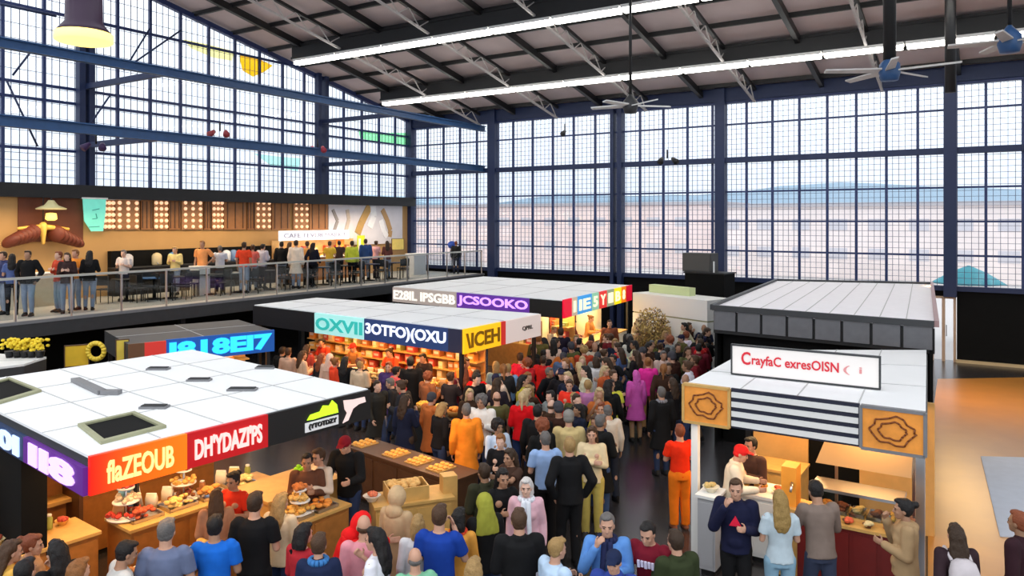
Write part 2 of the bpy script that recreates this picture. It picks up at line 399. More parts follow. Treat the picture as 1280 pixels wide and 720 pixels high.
tag(MB().tube(PD(1188, 19.5, 8.3), PD(1188, 19.5, roofz(30.8-(11.34*.537+19.5*.843))-.05), .13, n=12).build('drop_pipe', M['black']), 'thick black vertical pipe hanging under the roof in line with the right hand column', 'pipe')
# small spotlights
def spot(c, label, col, k=2):
    c = Vector(c); t = thing('spotlight', label, 'light', tuple(c))
    MB().tube(c+Vector((0, 0, .3)), c, .025).build('stem', M['black'], t)
    for j in range(k):
        p = c+Vector((-.18+.36*j if k > 1 else 0, 0, 0)); q = p+Vector((.1*(j*2-1), -.18, -.14))
        MB().tube(p, q, .06, .11, n=12).build('lamp_head', mat('spot_'+label[:6], col, .5), t)
spot(lp(120, 180, 4.3), 'dark twin spotlight hanging at the double column on the lower blue beam', (.05, .02, .09))
spot(lp(275, 164, OB), 'red twin spotlight standing on the middle of the lower blue beam', (.35, .04, .05))
spot(lp(397, 184, OB), 'red twin spotlight on the lower blue beam at the second double column', (.45, .04, .07))
spot(PD(834, 26, H+(HY-198)*26/F), 'black twin spotlight hanging before the middle back windows', (.01, .01, .01))
spot(PD(706, 30, H+(HY-164)*30/F), 'small black spotlight hanging before the second back window bay', (.02, .02, .02), 1)
# hanging heater, top left
c = PD(105, 15, H+(HY-44)*15/F); t = thing('hanging_heater', 'dark hanging heater with glowing yellow underside at top left', 'heater', tuple(c))
MB().lathe(tuple(c), [(.5, .05), (.44, .12), (.34, .25), (.33, .8)]).build('body', mat('aubergine_metal', (.035, .012, .04), .5), t)
MB().lathe(tuple(c), [(.5, -.14), (.53, -.12), (.53, .03), (.48, .05)]).build('diffuser', glow('yellow_diffuser', (1, .72, .2), 1.6), t)
for dx in (-.45, -.15, .2, .5): MB().tube(c+Vector((dx*.5, 0, .7)), c+Vector((dx*1.6, .1, 4.5)), .035).build('hanger', M['black'], t)

# ------------------------------------------------------------------ what the windows look on
M['farglass'] = mat('far_glass', (.6, .58, .62), .3)
gr = MB().prism([(-400, -60), (-400, 700), (500, 700), (500, -60)][::-1], -.5, -.22)
struct('ground', gr, mat('pale_paving', (.55, .53, .52), .9, var=.15, scale=.05))
def bld(a0, a1, o, dpt, h, col, label, rows, cw=3.2):
    t = thing('warehouse', label, 'building', tuple(BW((a0+a1)/2, o, 0)), 'buildings seen through the back windows')
    MB().box(BW, a0, a1, o, o+dpt, -.2, h).build('wall', mat('wall_'+label[:9], col, .9, var=.15, scale=.4), t)
    MB().box(BW, a0-.3, a1+.3, o-.3, o+dpt, h, h+.35).build('cornice', mat('cornice_grey', (.42, .4, .42), .8), t)
    for r in range(rows):
        z = 1.5+r*(h-1)/rows; a = a0+1
        while a+1.6 < a1: MB().box(BW, a, a+1.5, o-.06, o+.02, z, z+1.0).build('window', M['farglass'], t); a += cw
bld(-45, 2, 46, 12, 6.6, (.85, .7, .67), 'long pink brick warehouse behind the left part of the back windows', 2)
bld(3, 34, 42, 12, 6.2, (.85, .75, .72), 'pale brown warehouse behind the middle back windows', 2)
bld(36, 58, 38, 12, 5.6, (.74, .68, .68), 'grey pink warehouse behind the right back windows', 2)
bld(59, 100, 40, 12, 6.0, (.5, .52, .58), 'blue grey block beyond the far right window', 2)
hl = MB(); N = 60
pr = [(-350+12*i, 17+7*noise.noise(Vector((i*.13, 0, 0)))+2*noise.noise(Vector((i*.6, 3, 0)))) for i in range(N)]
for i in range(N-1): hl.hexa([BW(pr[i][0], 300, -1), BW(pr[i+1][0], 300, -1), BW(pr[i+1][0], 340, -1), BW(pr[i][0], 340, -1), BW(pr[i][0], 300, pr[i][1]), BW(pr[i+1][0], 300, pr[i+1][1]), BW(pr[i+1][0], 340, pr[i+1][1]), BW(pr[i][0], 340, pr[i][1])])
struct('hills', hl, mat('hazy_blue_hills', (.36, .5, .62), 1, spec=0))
c = P(1212, 352, 1.6); t = thing('parasol', 'teal parasol outside the far right window', 'parasol', (0, 0, 0))
c = BW(hit(BW, 6, 1211), 6, 0); c2 = tuple(c); t.location = c
MB().lathe(c2, [(1.4, 2.35), (1.3, 2.42), (.7, 2.8), (.05, 3.1)], 8).build('canopy', mat('teal_canvas', (.05, .3, .36), .8), t)
MB().tube(c, c+Vector((0, 0, 2.9)), .03).build('pole', M['white'], t)
# ------------------------------------------------------------------ food stalls
LIGHTS = []
ALIGN0 = math.atan2(.537, .843)
ZR = 2.6
def warm(p, sx, sy, pw, rz=0, col=(1, .58, .25), dz=-.35): LIGHTS.append((p[0], p[1], p[2]+dz, sx, sy, pw, col, rz))
def edge(a, b):                                   # frame along a roof edge; o>0 points to the left of a->b
    return Fr((a.x, a.y), (b.x-a.x, b.y-a.y)), (b-a).length*1.0
def cx(fr, x): return hit(fr, 0, x)
def sign(root, fr, a0, a1, z0, z1, col, es, txt, tcol, tes, out, name='sign_panel', lab=None, pad=.06, hfrac=.62, th=.05, bold=.03, grad=None, tpos=None, face_text=True):
    # out = -1 when the outside of the face lies at o<0
    o0, o1 = (out*th, 0) if out < 0 else (0, out*th)
    m = grad or mat('sign_face', col, .5, emit=col, es=es)
    p = MB().box(fr, a0, a1, min(o0, o1), max(o0, o1), z0, z1).build(name, m, root)
    if lab: p['label'] = lab
    if txt:
        w = (a1-a0)-2*pad; h = (z1-z0)*hfrac
        A0, A1 = tpos or (a0+pad, a1-pad)
        if out < 0: O = fr(A0, out*(th+.004), (z0+z1)/2-h/2); dx = fr.d
        else: O = fr(A1, out*(th+.004), (z0+z1)/2-h/2); dx = -fr.d
        t = text_mesh(txt, O, dx, (0, 0, 1), A1-A0, h, .025, bold)
        t.build('lettering', mat('lettering', tcol, .5, emit=tcol, es=tes), p)
    return p
def roof_slab(root, q, z, th, m, seams=()):
    r = MB().prism([tuple(p)[:2] for p in q], z-th, z).build('roof_panel', m, root)
    sm = MB()
    for a, b in seams: sm.bar(Vector((a.x, a.y, z+.003)), Vector((b.x, b.y, z+.003)), .018, .006)
    if sm.v: sm.build('seam', M['midseam'], r)
    return r
M['midseam'] = mat('roof_seam', (.5, .5, .5), .7)
def lerp(a, b, t): return a+(b-a)*t
def ccw(q):
    s = sum(q[i].x*q[(i+1) % 4].y-q[(i+1) % 4].x*q[i].y for i in range(4)); return q if s > 0 else q[::-1]
def gradient_sign(name, c0, c1, c2, O, d, L, es):
    m = bpy.data.materials.new(name); m.use_nodes = True; nt = m.node_tree; n = nt.nodes; b = n['Principled BSDF']
    g = n.new('ShaderNodeTexCoord'); v = n.new('ShaderNodeVectorMath'); v.operation = 'SUBTRACT'; v.inputs[1].default_value = Matrix.Rotation(ALIGN0, 3, 'Z') @ O
    dt = n.new('ShaderNodeVectorMath'); dt.operation = 'DOT_PRODUCT'; dt.inputs[1].default_value = Matrix.Rotation(ALIGN0, 3, 'Z') @ Vector((d.x/L, d.y/L, 0))
    cr = n.new('ShaderNodeValToRGB'); e = cr.color_ramp.elements; e[0].color = (*c0, 1); e[1].color = (*c2, 1); k = e.new(.5); k.color = (*c1, 1)
    nt.links.new(g.outputs['Object'], v.inputs[0]); nt.links.new(v.outputs[0], dt.inputs[0]); nt.links.new(dt.outputs['Value'], cr.inputs[0])
    nt.links.new(cr.outputs[0], b.inputs['Base Color']); nt.links.new(cr.outputs[0], b.inputs['Emission Color']); b.inputs['Emission Strength'].default_value = es
    return m
GOODS = [(.8, .3, .05), (.85, .5, .12), (.7, .12, .05), (.75, .6, .3), (.45, .18, .06), (.9, .7, .35), (.55, .08, .06), (.3, .35, .08)]
GN = ['orange', 'amber', 'red', 'straw coloured', 'brown', 'cream', 'dark red', 'green']
rg = random.Random(5)
def rect_counter(label, fr, a0, a1, o0, o1, h, body, top, panels=0, toe=True, name='counter', cat='counter', lip=.03):
    t = thing(name, label, cat, tuple(fr((a0+a1)/2, (o0+o1)/2, 0)))
    MB().box(fr, a0, a1, o0, o1, .08 if toe else .0, h-.04).build('body', M[body], t)
    if toe: MB().box(fr, a0+.04, a1-.04, o0+.04, o1-.04, 0, .08).build('plinth', M['black'], t)
    MB().box(fr, a0-lip, a1+lip, o0-lip, o1+lip, h-.04, h).build('worktop', M[top], t)
    if panels:
        for k in range(panels):
            x0 = a0+(a1-a0)*k/panels+.03; x1 = a0+(a1-a0)*(k+1)/panels-.03
            for o in (o0-.012, o1): MB().box(fr, x0, x1, o, o+.012, .14, h-.1).build('panel', M[body], t)
    return t
def tray(c, ang, w, d, food, label, group=None, rim=True, m='chrome', heap=.05, n=14):
    fr = Fr((c[0], c[1]), (math.cos(ang), math.sin(ang))); z = c[2]
    t = thing('food_tray', label, 'tray', tuple(c), group)
    b = MB().box(fr, -w/2, w/2, -d/2, d/2, z, z+.012)
    for a0, a1, o0, o1 in ((-w/2, w/2, -d/2, -d/2+.012), (-w/2, w/2, d/2-.012, d/2), (-w/2, -w/2+.012, -d/2, d/2), (w/2-.012, w/2, -d/2, d/2)): b.box(fr, a0, a1, o0, o1, z, z+.045)
    b.build('tray_base', M[m], t)
    f = MB()
    for k in range(n):
        p = fr(rg.uniform(-w/2+.06, w/2-.06), rg.uniform(-d/2+.06, d/2-.06), z+.03+rg.uniform(0, heap)); r = rg.uniform(.035, .06)
        f.ell(p, (r, r*.8, r*.6), 8, 6)
    o = f.build('food_pieces', M['rough'], t, food); o['kind'] = 'stuff'; return t
def bowl(c, col, food, label, r=.13, group=None):
    t = thing('serving_bowl', label, 'bowl', tuple(c), group)
    MB().lathe(tuple(c), [(r*.5, 0), (r*.55, .02), (r, r*.65), (r*1.02, r*.68), (r*.9, r*.62)], 18).build('bowl_body', M['paint'], t, col)
    f = MB()
    for k in range(12):
        a = rg.uniform(0, 6.3); q = rg.uniform(0, r*.7); f.ell((c[0]+q*math.cos(a), c[1]+q*math.sin(a), c[2]+r*.62+(r-q)*.3), (.035, .03, .03), 8, 6)
    o = f.build('food_pieces', M['rough'], t, food); o['kind'] = 'stuff'; return t
def package(fr, a, o, z, w, d, h, col, label, group):
    t = thing('food_package', label, 'package', tuple(fr(a, o, z)), group)
    MB().box(fr, a, a+w, o, o+d, z, z+h).build('carton', M['paint'], t, col)
    MB().box(fr, a+w*.15, a+w*.85, o-.004, o+d+.004, z+h*.35, z+h*.7).build('band', M['paint'], t, tuple(min(1, x*.4+.5) for x in col))
    return t
def basket(c, r, h, col, food, label, group=None):
    t = thing('basket', label, 'basket', tuple(c), group)
    MB().lathe(tuple(c), [(r*.8, 0), (r*.95, h*.6), (r, h), (r*.92, h), (r*.86, h*.7)], 16).build('basket_body', M['rough'], t, col)
    f = MB()
    for k in range(14):
        a = rg.uniform(0, 6.3); q = rg.uniform(0, r*.75); f.ell((c[0]+q*math.cos(a), c[1]+q*math.sin(a), c[2]+h+(r-q)*.25), (.05, .04, .04), 8, 6)
    o = f.build('food_pieces', M['rough'], t, food); o['kind'] = 'stuff'; return t

# ============ stall 1: big white flat roof with the red and orange signs
A1, B1, C1 = P(110, 569, ZR), P(460, 486, ZR), P(240, 437, ZR); D1 = A1+(C1-B1)
t1 = thing('market_stall', 'large market stall with flat white roof and orange and red lettered signs', 'stall', (A1.x, A1.y, 0))
q1 = ccw([A1, B1, C1, D1])
sA = lambda u, v: A1+(B1-A1)*u+(D1-A1)*v
r1 = roof_slab(t1, q1, ZR, .03, M['whiteroof'], [(sA(u, 0), sA(u, 1)) for u in (.2, .4, .6, .8)]+[(sA(0, v), sA(1, v)) for v in (.25, .5, .75)])
ZB1 = 2.19
fAB, LAB1 = edge(A1, B1); fAD, LAD = edge(A1, D1); fBC, LBC = edge(B1, C1); fDC, LDC = edge(D1, C1)
outAB = -1 if fAB.n.dot(D1-A1) > 0 else 1; outAD = -1 if fAD.n.dot(B1-A1) > 0 else 1
for f_, L_, s_ in ((fAB, LAB1, outAB), (fAD, LAD, outAD), (fBC, LBC, -1 if fBC.n.dot(A1-B1) > 0 else 1), (fDC, LDC, -1 if fDC.n.dot(A1-D1) > 0 else 1)):
    MB().box(f_, 0, L_, min(0, -s_*.06), max(0, -s_*.06), ZB1, ZR-.032).build('fascia', M['darkgrey'], t1)
x230, x332, x384, x425 = [cx(fAB, x) for x in (231, 332, 380, 424)]
gm = gradient_sign('orange_gradient', (.75, .01, .0), (1, .12, .0), (1, .17, .0), fAB(0, 0, 0)-Vector((A1.x, A1.y, 0)), fAB.d, x230, .55)
sign(t1, fAB, 0, x230, ZB1, ZR-.01, (1, .2, 0), .7, 'flaZEOUB', (1, .7, .25), .7, outAB, grad=gm, lab='orange sign panel with pale yellow lettering', pad=.16, bold=.02, hfrac=.6)
sign(t1, fAB, x230, x332, ZB1, ZR-.01, (.5, .003, .006), .35, 'DH\'YDAZI\'PS', (1, .6, .55), .6, outAB, lab='red sign panel with white lettering', pad=.09, hfrac=.6)
p = sign(t1, fAB, x332, LAB1, ZB1, ZR-.01, (.006, .006, .006), 0, None, (1, 1, 1), 1, outAB, lab='black sign panel with a green leafy logo and white marks')
ox = outAB*.056
def logo(pts, col, es, name, par, fr=fAB, o=ox, th=.012):
    v = [fr(a, o, z) for a, z in pts]; n = len(v); w = [q_+fr.n*(th*(1 if o > 0 else -1)) for q_ in v]
    return MB().add(v+w, [tuple(range(n)), tuple(range(2*n-1, n-1, -1))]+[(i, (i+1) % n, n+(i+1) % n, n+i) for i in range(n)]).build(name, mat(name, col, .5, emit=col, es=es), par)
g0, g1 = x384, cx(fAB, 419); zt = lambda k: ZB1+(ZR-ZB1)*k
gw = g1-g0
logo([(g0, zt(.5)), (g0+gw*.2, zt(.48)), (g0+gw*.5, zt(.5)), (g0+gw, zt(.5)), (g0+gw*.95, zt(.78)), (g0+gw*.8, zt(.95)), (g0+gw*.7, zt(.8)), (g0+gw*.5, zt(.85)), (g0+gw*.4, zt(.68)), (g0+gw*.1, zt(.65))], (.5, .85, .02), .8, 'leaf_emblem', p)
logo([(g0-.03, zt(.12)), (g1, zt(.12)), (g1, zt(.42)), (g0-.03, zt(.42))], (.7, .7, .7), .3, 'white_plate', p)
text_mesh('(YTOTDZY', fAB(g0+.02, ox*1.35, zt(.17)), fAB.d, (0, 0, 1), gw-.06, (ZR-ZB1)*.2, .03, .03).build('lettering', M['black'], p)
h0, h1 = x425, LAB1-.1; hw = h1-h0
logo([(h0+hw*.02, zt(.1)), (h0+hw*.25, zt(.15)), (h0+hw*.45, zt(.5)), (h0+hw*.7, zt(.6)), (h0+hw, zt(.62)), (h0+hw*.95, zt(.8)), (h0+hw*.5, zt(.8)), (h0+hw*.05, zt(.85)), (h0+hw*.1, zt(.55)), (h0+hw*.2, zt(.4))], (.8, .62, .58), .5, 'pale_emblem', p)
xa = cx(fAD, 35)
p = sign(t1, fAD, 0, xa, ZB1, ZR-.12, (.1, .012, .22), .3, 'II8', (.7, .45, 1), .9, outAD, lab='purple sign panel with glowing lilac characters', pad=.2, hfrac=.85, bold=.05)
p = sign(t1, fAD, xa, LAD, ZB1, ZR-.12, (.01, .03, .09), .3, 'I8IB0I0I', (.45, .6, .95), 1.0, outAD, lab='dark blue sign panel with pale blue characters', pad=.12, hfrac=.8, bold=.05)
# roof hatches and vents
def hatch(pts, label, hole=.12):
    v = [P(x, y, ZR) for x, y in pts]; c = sum(v, Vector())/4; c.z = ZR
    t = thing('roof_hatch', label, 'hatch', (c.x, c.y, ZR))
    i_ = [lerp(p, c, .16) for p in v]
    for k in range(4):
        a, b, d, e = v[k], v[(k+1) % 4], i_[(k+1) % 4], i_[k]; up = Vector((0, 0, .035))
        MB().hexa([a, b, d, e, a+up, b+up, d+up, e+up]).build('curb', M['olive'], t)
    MB().prism([(p.x, p.y) for p in ccw(i_)], ZR, ZR+.012).build('well_shade_sheet', M['blackwall'], t)  # flat black sheet stands for the shaded depth of the hatch
hatch([(97, 533), (168, 517), (208, 535), (126, 556)], 'square open roof hatch with olive curb near the orange sign')
hatch([(-40, 488), (12, 474), (52, 490), (-5, 507)], 'open roof hatch with olive curb at the left picture edge')
def vent(x, y, label, w=.34, d=.14):
    p = P(x, y, ZR); t = thing('roof_vent', label, 'vent', (p.x, p.y, ZR)); f = Fr((p.x, p.y), (1, 0))
    MB().box(f, -w/2, w/2, -d/2, d/2, ZR, ZR+.03).build('cover', M['midgrey'], t)
    for k in range(3): MB().box(f, -w/2+.02, w/2-.02, -d/2+.02+k*.04, -d/2+.035+k*.04, ZR+.03, ZR+.045).build('louvre', M['darkgrey'], t)
vent(198, 462, 'small grey roof vent, leftmost of the row on the white roof'); vent(249, 476, 'small grey roof vent in the middle of the white roof')
vent(303, 488, 'wide grey roof vent, rightmost on the white roof', .4); vent(193, 510, 'small grey roof vent nearest the orange sign'); vent(331, 461, 'faint grey roof vent near the rear edge of the white roof', .3, .08)
d_ = [P(94, 477, ZR), P(128, 493, ZR), P(150, 493, ZR)]
m_ = MB(); [m_.bar(d_[k]+Vector((0, 0, .03)), d_[k+1]+Vector((0, 0, .03)), .12, .06) for k in (0, 1)]
tag(m_.build('roof_duct', M['midgrey']), 'bent grey duct lying on the white roof', 'duct')
# posts
for u, v in ((.97, .97), (.03, .97)):
    c = sA(u, v); MB().box(Fr((c.x, c.y), (fAB.d.x, fAB.d.y)), -.05, .05, -.05, .05, 0, ZB1).build('post', M['black'], t1)
pl = [cx(fAD, 24), cx(fAD, -30)]
o_ = -outAD
tp = MB().box(fAD, pl[0], pl[1], min(.02*o_, .3*o_), max(.02*o_, .3*o_), 0, ZB1-.01)
tag(tp.build('pillar', M['blackwall']), 'black pillar under the dark blue sign at the left picture edge', 'pillar')
# counters: frame along AB, inside is o>0*(-outAB)
f1 = Fr((A1.x, A1.y), (fAB.d.x, fAB.d.y)); S1 = f1.n.dot(D1-A1) > 0
assert S1
rect_counter('long plywood serving counter behind the front customers of the orange signed stall', f1, .5, 3.65, .25, .7, .95, 'wood', 'palewood', 5)
rect_counter('ochre topped display counter in the middle of the orange signed stall', f1, 1.3, 3.6, 1.75, 2.4, .98, 'wood', 'palewood', 3)
rect_counter('wooden counter with a broad orange front at the left of the orange signed stall', f1, -.1, 1.0, 2.0, 2.7, 1.0, 'wood', 'palewood', 1)
rect_counter('rear plywood prep counter of the orange signed stall', f1, .6, 3.6, 3.6, 4.2, .98, 'wood', 'palewood', 4)
sh = thing('shelf_unit', 'stepped wooden shelf unit behind the purple sign', 'shelf', tuple(f1(-.2, 3.0, 0)))
for k in range(4):
    MB().box(f1, -.6, 1.2, 3.3+.12*k, 3.36+.12*k, .25+.42*k, .62+.42*k).build('back_board', M['wood'], sh)
    MB().box(f1, -.6, 1.2, 3.0+.12*k, 3.42+.12*k, .2+.42*k, .25+.42*k).build('shelf_board', M['palewood'], sh)
for x0 in (-.65, 1.2): MB().box(f1, x0, x0+.05, 3.0, 3.8, 0, 1.95).build('side_panel', M['darkwood'], sh)
adv = ['left', 'second', 'third', 'fourth', 'fifth', 'sixth', 'seventh', 'eighth', 'ninth', 'tenth']
for k in range(7):
    c = f1(.8+.42*k, .47, .95); fd = rg.choice(GOODS[:6]); tray(tuple(c), f1.ang(), .36, .36, fd, '%s steel food tray from the left on the front plywood counter' % adv[k], 'trays on the front counter', heap=.08)
for k in range(4):
    c = f1(1.6+.5*k, 2.05, .98); tray(tuple(c), f1.ang(), .42, .36, [(.55, .1, .04), (.9, .6, .2), (.8, .35, .08), (.85, .65, .3)][k], '%s food tray from the left on the middle display counter' % adv[k], 'trays on the display counter', heap=.1, n=20)
for k in range(5):
    c = f1(.8+.55*k, 3.85, .98); basket(tuple(c), .17, .16, (.5, .3, .1), GOODS[k], '%s wicker basket from the left on the rear prep counter' % adv[k], 'baskets on the rear counter')
MAT_N = 0
def jar(c, r, h, col, label, group):
    t = thing('jar', label, 'jar', tuple(c), group)
    MB().lathe(tuple(c), [(r*.9, 0), (r, .02), (r, h*.75), (r*.7, h*.85), (r*.7, h*.88)], 12).build('jar_body', M['paint'], t, col); MB().lathe(tuple(c), [(r*.74, h*.88), (r*.74, h)], 12).build('lid', M['white'], t)
def bag(c, w, h, col, label, group):
    t = thing('paper_bag', label, 'bag', tuple(c), group)
    MB().loft([(c[2], c[0], c[1], w*.5, w*.32), (c[2]+h*.7, c[0], c[1], w*.5, w*.32), (c[2]+h, c[0], c[1], w*.46, w*.1)], 12, 4).build('bag_body', M['paint'], t, col); MB().loft([(c[2]+h*.93, c[0], c[1], w*.48, w*.14), (c[2]+h*1.03, c[0], c[1], w*.46, w*.1)], 12, 4).build('folded_top', M['white'], t)
rz2 = random.Random(8)
def scatter(fr, a0, a1, o0, o1, z, step, place, tag_):
    a = a0
    while a < a1:
        o = rz2.uniform(o0, o1); c = tuple(fr(a, o, z)); k = rz2.randrange(5); ci = rz2.randrange(8)
        if k < 2: jar(c, .045, rz2.uniform(.14, .24), GOODS[ci], '%s jar with white lid %s' % (GN[ci], place), 'jars '+tag_)
        elif k < 4: bag(c, .16, rz2.uniform(.16, .26), [(.7, .5, .25), (.75, .7, .6), (.6, .3, .1)][ci % 3], '%s paper bag %s' % (['kraft brown', 'cream', 'rust brown'][ci % 3], place), 'paper bags '+tag_)
        else: bowl(c, GOODS[(ci+3) % 8], GOODS[ci], '%s bowl of snacks %s' % (GN[(ci+3) % 8], place), .09, 'snack bowls '+tag_)
        a += step*rz2.uniform(.8, 1.3)
scatter(f1, 1.4, 3.5, 2.27, 2.33, .98, .24, 'along the back of the middle display counter', 'on the display counter')
scatter(f1, .75, 3.5, 3.68, 3.7, .98, .22, 'on the rear prep counter of the orange signed stall', 'on the prep counter')
scatter(f1, -.25, .9, 2.5, 2.6, 1.0, .2, 'on the broad orange fronted counter', 'on the orange fronted counter')
# tiered stands heaped with food on the middle counter
def tier(c, label, cols, s=1.):
    t = thing('tiered_stand', label, 'stand', tuple(c))
    MB().tube(Vector(c), Vector(c)+Vector((0, 0, .5*s)), .015).build('stem', M['chrome'], t)
    for k, (z, r) in enumerate(((.02, .24*s), (.22*s, .17*s), (.4*s, .11*s))):
        MB().lathe((c[0], c[1], c[2]+z), [(r, 0), (r, .012), (r*.95, .02)], 20).build('tier_plate', M['white'], t)
        f = MB()
        for j in range(26):
            a = rz2.uniform(0, 6.3); q = r*math.sqrt(rz2.uniform(.05, .9)); f.ell((c[0]+q*math.cos(a), c[1]+q*math.sin(a), c[2]+z+.04+rz2.uniform(0, .04)), (.035, .03, .028), 8, 6)
        o = f.build('food_pieces', M['rough'], t, cols[k]); o['kind'] = 'stuff'
tier(f1(1.45, 2.2, .98), 'tiered stand of red and cream snacks at the left of the middle display counter', [(.6, .05, .03), (.7, .55, .4), (.65, .1, .08)])
tier(f1(2.3, 2.25, .98), 'tiered stand of brown and amber snacks on the middle display counter', [(.25, .09, .03), (.7, .4, .1), (.4, .08, .04)])
tier(f1(3.0, .5, .95), 'tiered stand of golden pastries on the front plywood counter', [(.75, .4, .08), (.8, .5, .15), (.6, .2, .05)], .8)
# big cardboard topped displays, green salad
def crate(c, ang, w, d, h, lab, body='palewood', slats=True, food=None):
    fr = Fr((c[0], c[1]), (math.cos(ang), math.sin(ang))); z = c[2]; t = thing('crate', lab, 'crate', tuple(c))
    for a0, a1, o0, o1 in ((-w/2, w/2, -d/2, -d/2+.02), (-w/2, w/2, d/2-.02, d/2), (-w/2, -w/2+.02, -d/2+.02, d/2-.02), (w/2-.02, w/2, -d/2+.02, d/2-.02)):
        MB().box(fr, a0, a1, o0, o1, z, z+h).build('side_board', M[body], t)
    MB().box(fr, -w/2+.02, w/2-.02, -d/2+.02, d/2-.02, z, z+.02).build('bottom_board', M[body], t)
    if food:
        f = MB()
        for k in range(30): f.ell(fr(rg.uniform(-w/2+.07, w/2-.07), rg.uniform(-d/2+.07, d/2-.07), z+h-.03+rg.uniform(-.01, .03)), (.06, .05, .045), 8, 6)
        o = f.build('food_pieces', M['rough'], t, food); o['kind'] = 'stuff'
    return t
f15 = f1
c = P(372, 600, 1.1); tb = rect_counter('pale yellow topped plywood block counter with a green salad heap', Fr((c.x, c.y), (f1.d.x, f1.d.y)), -.75, .55, -.35, .5, 1.08, 'palewood', 'palewood', 0, name='counter')
g = MB(); cg = P(374, 592, 1.12); cg.z = 1.08
for k in range(50):
    a = rg.uniform(0, 6.3); r = rg.uniform(0, .14); g.ell((cg.x+r*math.cos(a), cg.y+r*math.sin(a), 1.1+(.15-r)*rg.uniform(.2, 1)), (.04, .03, .02), 6, 5, Matrix.Rotation(rg.uniform(0, 3), 3, (1, .5, .2)))
o = g.build('salad_heap', mat('bright_lettuce', (.3, .72, .02), .5, var=.3, scale=30)); tag(o, 'bright green heap of salad on the pale yellow block counter', 'salad', kind='stuff')
# small signboards & menu stand
def board(c, ang, w, h, col, label, cat='board', name='signboard', lean=0, th=.02, txt=None, tcol=(.1, .1, .1), m='paint', frame=None):
    fr = Fr((c[0], c[1]), (math.cos(ang), math.sin(ang))); t = thing(name, label, cat, tuple(c))
    MB().box(fr, -w/2, w/2, -th, 0, c[2], c[2]+h).build('board_face', M[m], t, col)
    fm = MB(); e = .02
    for a0, a1, z0, z1 in ((-w/2-e, w/2+e, -e, 0), (-w/2-e, w/2+e, h, h+e), (-w/2-e, -w/2, 0, h), (w/2, w/2+e, 0, h)): fm.box(fr, a0, a1, -th-.01, .005, c[2]+z0, c[2]+z1)
    fm.build('board_frame', M[frame or 'darkwood'], t)
    if txt: text_mesh(txt, fr(-w*.42, -th-.003, c[2]+h*.3), fr.d, (0, 0, 1), w*.84, h*.4, .006).build('lettering', mat('ink', tcol, .6), t)
    return t
c = P(157, 640, 1.0); c.z = .99
t = thing('menu_stand', 'blue and white folded menu stand on the left wooden counter', 'menu stand', tuple(c))
MB().hexa([c+Vector((-.15, -.1, 0)), c+Vector((.13, -.02, 0)), c+Vector((.13, 0, 0)), c+Vector((-.15, -.08, 0)), c+Vector((-.08, .05, .42)), c+Vector((.1, .1, .42)), c+Vector((.1, .11, .42)), c+Vector((-.08, .06, .42))]).build('front_card', M['paint'], t, (.25, .55, .75))
MB().hexa([c+Vector((-.12, .2, 0)), c+Vector((.13, .22, 0)), c+Vector((.13, .24, 0)), c+Vector((-.12, .22, 0)), c+Vector((-.08, .08, .42)), c+Vector((.1, .12, .42)), c+Vector((.1, .13, .42)), c+Vector((-.08, .09, .42))]).build('rear_card', M['white'], t)
MB().box(Fr((c.x, c.y), (1, 0)), .12, .17, -.03, .03, 0+c.z, .45+c.z).build('support', M['black'], t)
for k, (u, v, pw) in enumerate(((.2, .3, 22), (.5, .3, 20), (.8, .3, 16), (.2, .7, 22), (.5, .7, 20), (.8, .7, 14))): warm(sA(u, v), .6, .6, pw, f1.ang())
warm(sA(.25, -.06), 1.4, .05, 5, f1.ang(), dz=-.45); warm(sA(.7, -.06), 1.4, .05, 5, f1.ang(), dz=-.45)
MB().box(f1, .3, 3.5, .9, 4.1, ZR-.17, ZR-.125).build('ceiling_panel', mat('stall_ceiling', (.5, .38, .22), .6), t1)

# crate row counter to the right
cA = P(497, 566, .95); cB = P(573, 590, .95)
fC = Fr((cA.x, cA.y), (cB.x-cA.x, cB.y-cA.y)); Lc = (cB-cA).length
rect_counter('dark serving counter with glowing orange trays right of the black sign panel', fC, -.95, Lc+.15, -.28, .3, .92, 'darkwood', 'darkwood', 4)
for k, (x, y) in enumerate(((473, 549), (513, 561), (538, 571), (563, 580))):
    c = P(x, y, .94); c.z = .92; a_ = (c-fC.O).dot(fC.d); o2 = 0
    c = fC(a_, 0, .92)
    t = thing('pastry_board', '%s amber board from the left on the dark serving counter' % adv[k], 'tray', tuple(c), 'amber boards on the dark counter')
    MB().box(fC, a_-.16, a_+.16, -.2, .2, .92, .94).build('board_base', M['palewood'], t)
    for i in range(3):
        for j in range(3): MB().ell(fC(a_-.1+.1*i, -.13+.13*j, .955), (.045, .055, .025), 10, 6).build('pastry', M['rough'], t, (.85, .42, .08))
warm(fC(Lc/2, 0, 2.6), 1.2, .5, 24, fC.ang(), dz=0)
lampc = fC(Lc/2, 0, 2.65)
LIGHTS.pop(); LIGHTS.append((lampc.x, lampc.y, 1.96, 1.2, .08, 14, (1, .5, .15), fC.ang()))
cA = P(440, 628, .92); cB = P(560, 612, .92)
fE = Fr((cA.x, cA.y), (cB.x-cA.x, cB.y-cA.y)); Le = (cB-cA).length
rect_counter('low plywood counter between the orange signed stall and the dark serving counter', fE, .3, Le, -.25, .3, .9, 'palewood', 'palewood', 2)
c = fE(Le*.55, 0, .9); crate(tuple(c), fE.ang(), .6, .42, .2, 'open wooden crate of buns on the low plywood counter', food=(.75, .45, .15))
c = fE(Le*.2, 0, .9); bowl(tuple(c), (.75, .7, .6), (.75, .2, .1), 'cream serving bowl at the left end of the low plywood counter')
MB0 = MB().box(fE, Le-.1, Le+.12, -.1, .12, 0, 1.15); tag(MB0.build('plywood_post', M['palewood']), 'pale plywood end post at the right of the low plywood counter', 'post')

